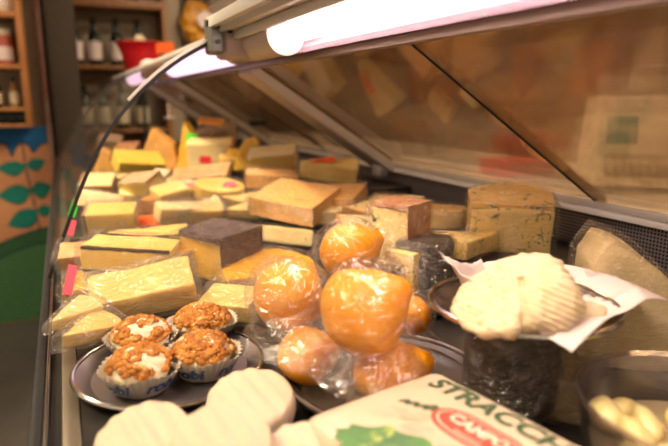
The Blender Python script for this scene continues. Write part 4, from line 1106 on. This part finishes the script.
P_('wrapped_tan_block', 'tan wrapped block with round sticker at the left of the pile', 114, 221, 46, 28, 'block', .6, 10, paste='straw', rind='rind_brown', sides=('xm',), wrap='film_heavy', lift=0.008, tags=(('sticker', .22, -.52, .55, .10, .10, 90),), tilt=(16, -1))
o = P_('orange_card', 'fluorescent orange card lying between the tan block and the slabs', 139, 226, 42, 12, 'block', .45, 28, paste='orange_tag', lift=0.020, cat='price card', group=None, tilt=(24, 0), zh=.12, bev=.0005, rough=.0002)
P_('orange_rind_piece', 'cream piece with orange rind beside the curved glass, nearer one', 100, 204, 40, 25, 'sector', .75, 165, paste='cream', rind='rind_orange', sides=('arc', 'ym'), top=False, wrap='film', lift=0.012, tilt=(24, -2))
P_('orange_rind_piece', 'cream piece with orange rind beside the curved glass, farther one', 100, 184, 30, 16, 'block', .7, 4, paste='cream', rind='rind_orange', sides=('ym', 'xm'), wrap='film', lift=0.012, tilt=(30, 0))
P_('cream_chunk', 'small cream chunk right of the farther orange-rinded piece', 121, 183, 16, 15, 'block', .9, -15, paste='cream', wrap='film', lift=0.012, tilt=(14, -7))
P_('pale_lump', 'small pale lump under the long pale block at left', 130, 197, 20, 14, 'block', .8, 20, paste='cream', lift=0.008, tilt=(17, 3))
P_('orange_rind_lump', 'brownish orange rind piece below the long pale block', 149, 207, 24, 20, 'sector', .9, 40, paste='rind_orange', wrap='film', lift=0.008, tilt=(17, 0))
P_('pale_taupe_block', 'long pale block with taupe top at the middle of the pile', 146, 185, 42, 26, 'block', .5, -32, paste='paste', rind='rind_taupe', sides=('yp',), top=True, t=.002, lift=0.018, tilt=(26, -7))
P_('pale_diamond_block', 'pale squarish block turned corner-on in front of the taupe-topped block', 171, 197, 32, 25, 'block', .8, 38, paste='paste', lift=0.018, wrap='film', tilt=(14, -9))
P_('pink_tag_cheese', 'round golden cheese with pink mark, left of two', 189, 193, 28, 21, 'oval', .8, 0, paste='straw', rind=None, wrap='film', bev=.02, lift=0.020, tags=(('pink_tag', .0, -.05, 1.03, .55, .3),), ends=False, tilt=(20, -3))
P_('pink_tag_cheese', 'round golden cheese with pink mark, right of two', 219, 193, 50, 24, 'oval', .75, 14, paste='straw', rind=None, wrap='film', bev=.02, lift=0.018, tags=(('pink_tag', .08, -.05, 1.03, .42, .24),), ends=False, tilt=(15, 6))
P_('pinkish_chunk', 'small pale pinkish chunk left of the long brown-topped block', 162, 175, 18, 10, 'block', .7, -20, paste='goat', lift=0.024, tilt=(26, 3))
P_('brown_top_block', 'long pale block with brown top across the middle', 203, 176, 56, 19, 'block', .4, -3, paste='straw', rind='rind_brown', sides=('yp',), top=True, t=.003, lift=0.020, tilt=(27, -7))
P_('brown_rind_block', 'golden brown rinded block behind the big toasted cheese', 272, 181, 50, 22, 'block', .5, 6, paste='rind_toast', rind='rind_brown', sides=('xm',), wrap='film', lift=0, tilt=(6, 3), zh=.8)
P_('toasted_wheel_piece', 'large square cheese with toasted golden rind at centre back', 296, 203, 66, 38, 'block', .85, -26, paste='paste', rind='rind_toast', sides=('ym', 'xp'), top=True, t=.004, wrap='film', lift=.03, zh=.72, bev=.014, rough=.003, base=.95, tilt=(12, 5))
P_('toasted_wheel_piece', 'smaller toasted golden cheese just right of the large one', 336, 199, 50, 28, 'block', .8, -20, paste='paste', rind='rind_toast', sides=('ym', 'xp'), top=True, t=.004, wrap='film', lift=.02, zh=.6, bev=.014, rough=.003, tilt=(12, -4))
P_('orange_topped_block', 'pale yellow block with orange card on top by the rear rail', 327, 172, 58, 26, 'sector', .6, 6, paste='straw', lift=0.006, wrap='film', tags=(('orange_tag', -.1, 0, 1.06, .42, .22),), tilt=(14, 4))
P_('yellow_block', 'plain yellow block behind the brown rinded block', 274, 160, 46, 24, 'block', .6, -2, paste='yellow', rind='rind_cream', sides=('yp',), top=True, t=.002, lift=0.008, wrap='film', tilt=(17, -5))
P_('leaning_yellow_piece', 'curved yellow piece leaning left of the plain yellow block', 247, 154, 26, 34, 'block', .4, 0, paste='yellow', stand='arch', lift=0.006)
P_('red_tag_block', 'pale block with red tag near the tall pointed wedge', 211, 161, 42, 26, 'block', .7, 6, paste='cream', rind='rind_orange', sides=('xp',), t=.006, lift=0, tags=(('red_tag', -.12, -.52, .35, .32, .16, 90),), tilt=(8, 0))
P_('tall_pointed_wedge', 'tall pointed yellow wedge with bright green tag', 189, 147, 24, 50, 'block', .6, -8, paste='yellow', rind='rind_orange', sides=('xp',), stand='peak', lift=0.024, tags=(('green_tag', .30, -.75, .62, .42, .62, 80, 10, 20),))
P_('orange_peak_wedge', 'broad orange-rinded wedge peaking left of the tall pointed one', 158, 149, 42, 42, 'block', .6, 6, paste='rind_toast', rind=None, stand='peak', lift=0.024)
P_('taupe_packet', 'taupe wrapped packet at the back of the pile', 218, 137, 36, 24, 'block', .8, -10, paste='rind_taupe', wrap='film', lift=.025, tilt=(14, -8))
P_('olive_block', 'olive yellow block with small green card at its end', 137, 163, 46, 25, 'block', .55, 36, paste='greenish', rind='rind_taupe', sides=('yp',), lift=0.022, tags=(('green_tag', .48, -.30, .2, .22, .12, 70),), tilt=(28, 6))
P_('orange_back_wedge', 'orange cheese wedge at the back left by the curved glass', 107, 163, 32, 30, 'block', .7, 12, paste='rind_toast', stand='peak', lift=0.008)
P_('faint_brown_piece', 'dull brown piece farthest back at the left of the pile', 110, 142, 22, 16, 'block', .8, 10, paste='rind_taupe', lift=0.024, tilt=(19, 8))
P_('small_orange_piece', 'thin orange piece lying on the taupe packet', 212, 122, 26, 7, 'block', .5, -8, paste='rind_orange', base=1.131, lift=0, tilt=(20, 5))
P_('cream_slice', 'cream slab filling the back of the pile beside the olive block', 128, 150, 24, 14, 'block', .8, -10, paste='rind_pink', lift=0.020, tilt=(30, -3))
P_('yellow_back_block', 'small yellow block behind the leaning curved piece', 236, 157, 18, 16, 'block', .8, 4, paste='yellow', lift=0.012, tilt=(18, 4))
P_('pale_slice', 'pale slab in the gap right of the dark-rinded wedge', 322, 222, 44, 16, 'block', .6, 12, paste='cream', rind='rind_toast', sides=('xp',), wrap='film', tilt=(10, 0))
P_('pale_slice', 'pale slab half hidden under the smaller toasted cheese', 345, 210, 40, 14, 'block', .6, -12, paste='straw', wrap='film', tilt=(8, 0), base=.975)
P_('speckled_slice', 'speckled slab under the speckled wedges near the dark rind', 262, 206, 38, 16, 'block', .6, 30, paste='truffle', wrap='film', tilt=(16, 0))
P_('cream_slice', 'cream slab lying behind the pale squarish block', 180, 185, 26, 12, 'block', .6, -24, paste='cream', wrap='film', tilt=(14, 0))
P_('cream_slice', 'cream slab left of the leaning curved piece', 232, 170, 24, 14, 'block', .7, 18, paste='straw', wrap='film', tilt=(14, 0))
P_('golden_piece', 'golden piece by the rear rail behind the pink-rinded wedge', 388, 204, 30, 12, 'block', .7, -22, paste='gorgonzola', rind='rind_toast', sides=('xm',), wrap='film', base=.975, tilt=(8, 0))
# fluorescent tags at the front edge
for lab, px, py, m, w, h, ry in (('upright pink card tag at the front edge of the case', 70, 280, 'pink_tag', 9, 30, 12), ('upright green card tag at the front edge of the case', 74, 208, 'green_tag', 7, 18, 20), ('small pink card tag just below the green one', 72, 228, 'pink_tag', 6, 16, 14)):
    z = .99; p, f = at(px, py, z)
    o = link('card_tag', boxbm(-w * f / 2, w * f / 2, -.0006, .0006, -h * f / 2, h * f / 2), M[m], None, 0, loc=(p.x, p.y, z), rot=(R(-12), R(ry), -YAW))
    tag(o, lab, 'price card', 'fluorescent card tags')

# ------------------------------------------------------------------ light
for i, (x, y, tx, ty, e) in enumerate(((-1.0, -.3, .25, .45, 11), (-.95, .6, .35, 1.0, 44), (-.8, 1.6, .35, 1.75, 85))):  # unseen warm spots, added to light the cheese pile from the aisle
    t = thing('added_spotlight', ['added unseen spotlight nearest the viewer over the aisle', 'added unseen spotlight in the middle over the aisle', 'added unseen spotlight farthest along over the aisle'][i], 'spotlight', (x, y, 2.72), 24.8, 'added spotlights over the aisle')
    link('added_spot_housing', lathe([(.05, .03), (.055, .03), (.055, .14), (.01, .15), (.01, .18), (0, .18)], 20), M['black'], t)
    ld = bpy.data.lights.new('added_spot_lamp', 'SPOT'); ld.energy = e * SPOTK; ld.color = (1, .80, .52); ld.spot_size = R(62); ld.spot_blend = .8; ld.shadow_soft_size = .06
    lo = bpy.data.objects.new('added_spot_lamp', ld); col.objects.link(lo); lo.location = (x, y, 2.70)
    lo.rotation_euler = (Vector((tx, ty, 1.0)) - Vector((x, y, 2.70))).to_track_quat('-Z', 'Y').to_euler()
w = bpy.data.worlds.new('world'); sc.world = w; w.use_nodes = True
w.node_tree.nodes['Background'].inputs[0].default_value = (1, .74, .50, 1); w.node_tree.nodes['Background'].inputs[1].default_value = .78
sc.view_settings.view_transform = 'Standard'; sc.view_settings.look = 'None'; sc.view_settings.gamma = 1; sc.view_settings.exposure = .08; sc.view_settings.use_curve_mapping = False
sc.cycles.max_bounces = 8; sc.cycles.transparent_max_bounces = 24; sc.cycles.diffuse_bounces = 3; sc.cycles.glossy_bounces = 4; sc.cycles.sample_clamp_indirect = 4
sc.cycles.use_denoising = True; sc.cycles.caustics_reflective = False; sc.cycles.caustics_refractive = False
for o in bpy.data.objects:
    if o.parent is None and 'category' in o and 'kind' not in o: o['kind'] = 'thing'
